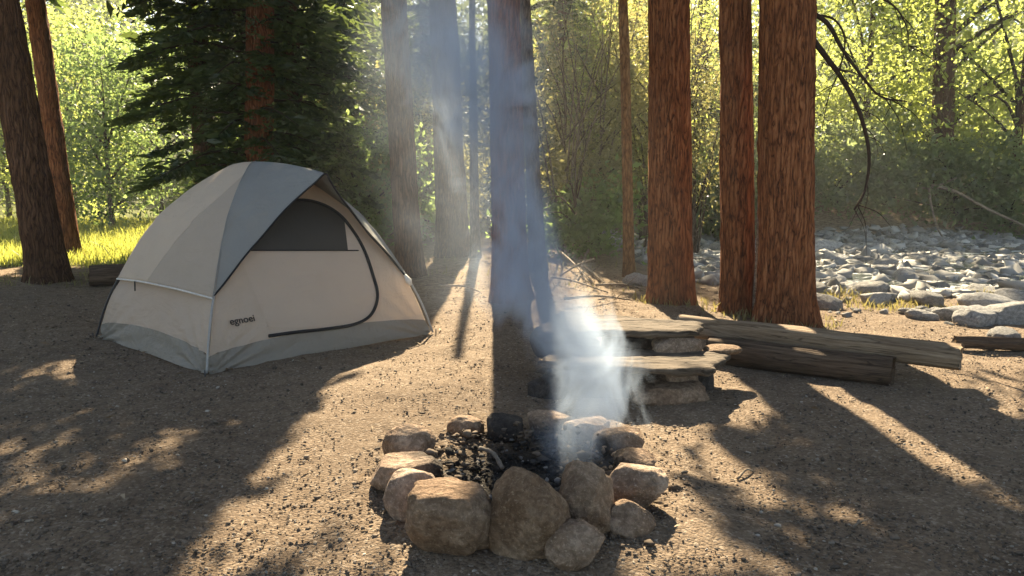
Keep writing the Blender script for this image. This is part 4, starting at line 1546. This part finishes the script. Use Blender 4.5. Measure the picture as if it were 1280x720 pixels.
# the four pole legs below the fly, and the brow pole
for c, mt in ((CA, 'pole'), (CB, 'pole_dark'), (CC, 'pole'), (CD, 'pole_dark')):
    pts = [corner(c, r, .022) for r in np.linspace(1.0, RB - .02, 12)]
    pts[0].z = 0.012
    strip_tube('pole', pts, .0095, M[mt], tent, 24)
    q = corner(c, 1.0, .05)
    pts = [Vector((q.x, q.y, .045)), Vector((q.x, q.y, -.05))]
    strip_tube('peg', pts, .005, M['pole_dark'], tent, 4)
pts = [wr(u, 1.0) + Vector((.01, .02, -.03)) for u in np.linspace(0, 1, 8)]
strip_tube('brow_pole', pts, .006, M['pole_dark'], tent)
q = wr(0, 1)
mbk = MB()
mbk.tube([q + Vector((-.03, -.03, .045)), q + Vector((.0, -.025, -.01)), q + Vector((.02, -.02, -.05))], [.012, .03, .012], 8)
mbk.build('clip', M['piping_white'], tent)

# door: rows traced across the front wall
FN = (((CA + CC) / 2) - CO).normalized()


def front_hit(px, py, out=.006):
    d = ray(px, py)
    o = Vector((0, 0, CAMH))

    def g(t):
        p = o + d * t
        z = min(max(p.z, 0), 1.49)
        r = float(rprof(z))
        a, b = corner(CA, r), corner(CC, r)
        ab = b - a
        s = ((p - a).dot(Vector((ab.x, ab.y, 0)))) / (ab.x ** 2 + ab.y ** 2 + 1e-9)
        s_ = min(max(s, 0), 1)
        w = side_pt(CA, CC, s_, r, 0, -.02)
        w = w + FN * (fold(w, None, .017) + out)
        return (p - w).dot(FN), p
    lo, hi = 4.6, 8.2
    for _ in range(40):
        m_ = (lo + hi) / 2
        if g(m_)[0] > 0: lo = m_
        else: hi = m_
    return g((lo + hi) / 2)[1]


def row_patch(name, rows, mat, parent, out, nx=30, label=None):
    V, k = [], len(rows)
    for (y, x0, x1) in rows:
        for i in range(nx + 1):
            V.append(front_hit(x0 + (x1 - x0) * i / nx, y, out)[:])
    i = np.arange(k * (nx + 1)).reshape(k, nx + 1)
    Fc = np.stack([i[:-1, :-1], i[1:, :-1], i[1:, 1:], i[:-1, 1:]], -1).reshape(-1, 4)
    return build(name, np.array(V), Fc, mat, parent, True)


zipc = catmull([(336, 420), (372, 415), (410, 411), (444, 405), (464, 393), (472, 370), (466, 343), (455, 312), (441, 288), (424, 268), (402, 255), (376, 250), (352, 256), (332, 272), (314, 296), (300, 322)], 120)
right = zipc[20:86]


def zx(y, side):
    arr = zipc[22:92] if side else zipc[88:120]
    o = np.argsort(arr[:, 1])
    return float(np.interp(y, arr[o, 1], arr[o, 0]))


rows = []
for y in np.linspace(252, 313, 20):
    rows.append((y, max(zx(y, 0), 300), min(zx(y, 1), 436 - (313 - y) * .12) - 1))
door_rows = []
for y in np.linspace(251, 409, 40):
    xl = zx(y, 0) if y < 322 else 300 + (y - 322) * .42
    door_rows.append((y, xl, zx(y, 1)))
door = row_patch('door', door_rows, M['door'], tent, .005, 40)
row_patch('mesh_window', rows, M['mesh'], door, .010, 30)
strip_tube('zipper', [front_hit(x, y, .013) for x, y in zipc[:104:2]], .0135, M['piping'], door, 150)
strip_tube('window_hem', [front_hit(x, 313, .013) for x in np.linspace(306, 448, 20)], .005, M['piping'], door, 40)
# lettering on the front wall
fc = bpy.data.curves.new('lettering', 'FONT')
fc.body = 'egnoei'
fc.size = .075
fc.extrude = .0006
fc.offset = .0007
fc.align_x = 'CENTER'; fc.align_y = 'CENTER'
fc.materials.append(M['piping'])
P0 = front_hit(303, 400, .010); Px = front_hit(318, 397.5, .010); Py = front_hit(303, 388, .010)
ex = (Px - P0).normalized(); ey = (Py - P0); ey = (ey - ex * ey.dot(ex)).normalized(); ez = ex.cross(ey)
from mathutils import Matrix
tmp_o = link('lettering_source', fc)
bpy.context.view_layer.update()
lm = bpy.data.meshes.new_from_object(tmp_o.evaluated_get(bpy.context.evaluated_depsgraph_get()))
lm.name = 'lettering'
bpy.data.objects.remove(tmp_o)
to = link('lettering', lm)
to.parent = tent
Q0 = P0 - tent.location
to.matrix_basis = Matrix(((ex.x, ey.x, ez.x, Q0.x), (ex.y, ey.y, ez.y, Q0.y), (ex.z, ey.z, ez.z, Q0.z), (0, 0, 0, 1)))


# ------------------------------------------------------------------ smoke
def smoke(name, label, path, dens, nscale, sharp, seed, col=(.64, .78, .98), aniso=.1, lo=.42, step=1.0):
    """a closed hull round a rising plume; path rows are (x, y, z, radius), density thins towards the hull"""
    P = np.array(path, float)
    Q = catmull(P, 60)
    mb = MB()
    zs, xs, ys, rs = Q[:, 2], Q[:, 0], Q[:, 1], Q[:, 3]
    seg = 24
    an = np.linspace(0, 2 * math.pi, seg, endpoint=False)
    V = np.concatenate([np.stack([xs[i] + rs[i] * np.cos(an), ys[i] + rs[i] * np.sin(an), np.full(seg, zs[i])], -1) for i in range(60)])
    i = np.arange(60 * seg).reshape(60, seg)
    nx = np.roll(i, -1, 1)
    Fc = np.stack([i[:-1], nx[:-1], nx[1:], i[1:]], -1).reshape(-1, 4)
    V = np.concatenate([V, [[xs[0], ys[0], zs[0]], [xs[-1], ys[-1], zs[-1]]]])
    k = 60 * seg
    caps = []
    for j in range(0, seg, 2):
        a, b, c = j, (j + 1) % seg, (j + 2) % seg
        caps += [(k, c, b, a), (k + 1, 59 * seg + a, 59 * seg + b, 59 * seg + c)]
    me = mesh_np(name, V, np.concatenate([Fc, caps]), None, True)
    o = link(name, me)
    m, nt, nd, lk = new_mat(name + '_volume')
    g = nd.new('ShaderNodeNewGeometry')
    s = nd.new('ShaderNodeSeparateXYZ'); lk.new(g.outputs['Position'], s.inputs[0])
    z0, z1 = zs[0], zs[-1]
    tz = math_(nt, 'DIVIDE', math_(nt, 'SUBTRACT', s.outputs[2], float(z0)), float(z1 - z0), True)

    def curve(vals, lo_, hi_):
        fcv = nd.new('ShaderNodeFloatCurve')
        cm = fcv.mapping.curves[0]
        ts = (zs - z0) / (z1 - z0)
        sel = np.linspace(0, 59, 12).astype(int)
        pts = [(float(ts[q]), float((vals[q] - lo_) / (hi_ - lo_))) for q in sel]
        cm.points[0].location = pts[0]
        cm.points[1].location = pts[-1]
        for q in pts[1:-1]:
            cm.points.new(*q)
        fcv.mapping.update()
        lk.new(tz, fcv.inputs['Value'])
        return math_(nt, 'ADD', math_(nt, 'MULTIPLY', fcv.outputs[0], float(hi_ - lo_)), float(lo_))
    cx = curve(xs, xs.min() - .01, xs.max() + .01)
    cy = curve(ys, ys.min() - .01, ys.max() + .01)
    cr = curve(rs, rs.min() - .01, rs.max() + .01)
    dx = math_(nt, 'SUBTRACT', s.outputs[0], cx)
    dy = math_(nt, 'SUBTRACT', s.outputs[1], cy)
    dist = math_(nt, 'SQRT', math_(nt, 'ADD', math_(nt, 'MULTIPLY', dx, dx), math_(nt, 'MULTIPLY', dy, dy)))
    rel = math_(nt, 'SUBTRACT', 1.0, math_(nt, 'DIVIDE', dist, cr), True)
    v = coords(nt, 'World', (1, 1, .75))
    ad = nd.new('ShaderNodeVectorMath'); ad.operation = 'ADD'; lk.new(v, ad.inputs[0]); ad.inputs[1].default_value = (seed, seed, 0)
    n1 = noise(nt, ad.outputs[0], nscale, 6, .6, 1.6)
    # soft falloff from the axis, torn by noise
    f = math_(nt, 'ADD', math_(nt, 'MULTIPLY', rel, 1.15), math_(nt, 'MULTIPLY', math_(nt, 'SUBTRACT', n1, .5), 2.6))
    f = math_(nt, 'MULTIPLY', math_(nt, 'SUBTRACT', f, lo), sharp, True)
    fade = math_(nt, 'MULTIPLY', math_(nt, 'MULTIPLY', tz, 10, True), math_(nt, 'MULTIPLY', math_(nt, 'SUBTRACT', 1.0, tz), 4, True), True)
    f = math_(nt, 'MULTIPLY', math_(nt, 'MULTIPLY', f, fade), math_(nt, 'MULTIPLY', rel, 2.0, True))
    thin = math_(nt, 'SUBTRACT', 1.0, math_(nt, 'MULTIPLY', math_(nt, 'MULTIPLY', tz, 1.6, True), .3))
    d = math_(nt, 'MULTIPLY', math_(nt, 'MULTIPLY', f, thin), dens)
    pv = nd.new('ShaderNodeVolumePrincipled')
    pv.inputs['Color'].default_value = (*col, 1)
    pv.inputs['Anisotropy'].default_value = aniso
    lk.new(d, pv.inputs['Density'])
    out = nd.new('ShaderNodeOutputMaterial')
    lk.new(pv.outputs[0], out.inputs['Volume'])
    m.cycles.volume_step_rate = step
    me.materials.append(m)
    return tag(o, label, kind='stuff')


def pw(px, py, Y, r):
    q = at(px, py, Y)
    return (q.x, q.y, q.z, r)


smoke('smoke_plume', 'dense blue-white smoke curling up from the right back of the fire ring',
      [pw(700, 596, 3.3, .36), pw(738, 530, 3.55, .36), pw(742, 480, 3.66, .37), pw(722, 430, 3.7, .38), pw(685, 385, 3.75, .42), pw(655, 330, 3.8, .40), pw(645, 270, 3.85, .34), pw(632, 220, 3.9, .36), pw(608, 150, 4.0, .52), pw(585, 90, 4.1, .62), pw(565, 20, 4.2, .66), pw(555, -40, 4.25, .66)],
      6.0, 3.3, 1.9, 3.0, lo=.37, step=.15)
smoke('smoke_drift', 'thin smoke drifting back and left between the trunks',
      [pw(650, 440, 4.8, .5), pw(620, 390, 5.2, .7), pw(600, 330, 5.6, .9), pw(570, 250, 6.2, .95), pw(550, 170, 6.4, 1.0), pw(530, 90, 6.6, 1.1), pw(520, 0, 6.8, 1.1), pw(520, -60, 6.9, 1.1)],
      .17, 1.6, 1.2, 9.0, lo=.15)

# ------------------------------------------------------------------ air
HAZE = 0.0017
if HAZE > 0:
    bm = bmesh.new()
    bmesh.ops.create_cube(bm, size=1)
    me = bpy.data.meshes.new('haze')
    bm.to_mesh(me); bm.free()
    o = link('haze', me)
    o.scale = (184, 126, 38)
    o.location = (0, 49, 17.5)
    m, nt, nd, lk = new_mat('haze_volume')
    pv = nd.new('ShaderNodeVolumePrincipled')
    pv.inputs['Color'].default_value = (.86, .91, .97, 1)
    pv.inputs['Density'].default_value = HAZE
    pv.inputs['Anisotropy'].default_value = .45
    out = nd.new('ShaderNodeOutputMaterial')
    lk.new(pv.outputs[0], out.inputs['Volume'])
    me.materials.append(m)
    tag(o, 'thin morning haze among the trees', kind='stuff')

# ------------------------------------------------------------------ light, camera, render
w = bpy.data.worlds.new('World')
SC.world = w
w.use_nodes = True
nt = w.node_tree
bg = nt.nodes['Background']
sky = nt.nodes.new('ShaderNodeTexSky')
sky.sky_type = 'NISHITA'
sky.sun_disc = False
sky.sun_elevation = SUN_EL
sky.sun_rotation = SUN_AZ
sky.altitude = 1500
sky.air_density = 1.0
sky.dust_density = 1.2
nt.links.new(sky.outputs[0], bg.inputs[0])
bg.inputs[1].default_value = .052
L = bpy.data.lights.new('sun', 'SUN')
L.energy = 5.0
L.angle = math.radians(.55)
L.color = (1, .90, .74)
lo = link('sun', L)
lo.rotation_euler = (-SUN).to_track_quat('-Z', 'Y').to_euler()
lo.location = (0, 20, 30)

cam = bpy.data.cameras.new('camera')
cam.sensor_width = 36
cam.lens = F * 36
cam.clip_start = .05
cam.clip_end = 1500
co = link('camera', cam)
co.location = (0, 0, CAMH)
co.rotation_euler = (math.radians(90) - PITCH, 0, 0)
SC.camera = co

SC.render.engine = 'CYCLES'
cy = SC.cycles
cy.max_bounces = 8
cy.diffuse_bounces = 4
cy.glossy_bounces = 2
cy.transmission_bounces = 4
cy.transparent_max_bounces = 8
cy.volume_bounces = 1
cy.volume_step_rate = 1.0
cy.volume_max_steps = 256
cy.use_denoising = True
cy.sample_clamp_indirect = 6
cy.caustics_reflective = cy.caustics_refractive = False
SC.view_settings.view_transform = 'Standard'
SC.view_settings.look = 'None'
SC.view_settings.gamma = 1
SC.view_settings.exposure = 2.25
SC.view_settings.use_white_balance = True
SC.view_settings.white_balance_temperature = 7900
SC.view_settings.white_balance_tint = 8
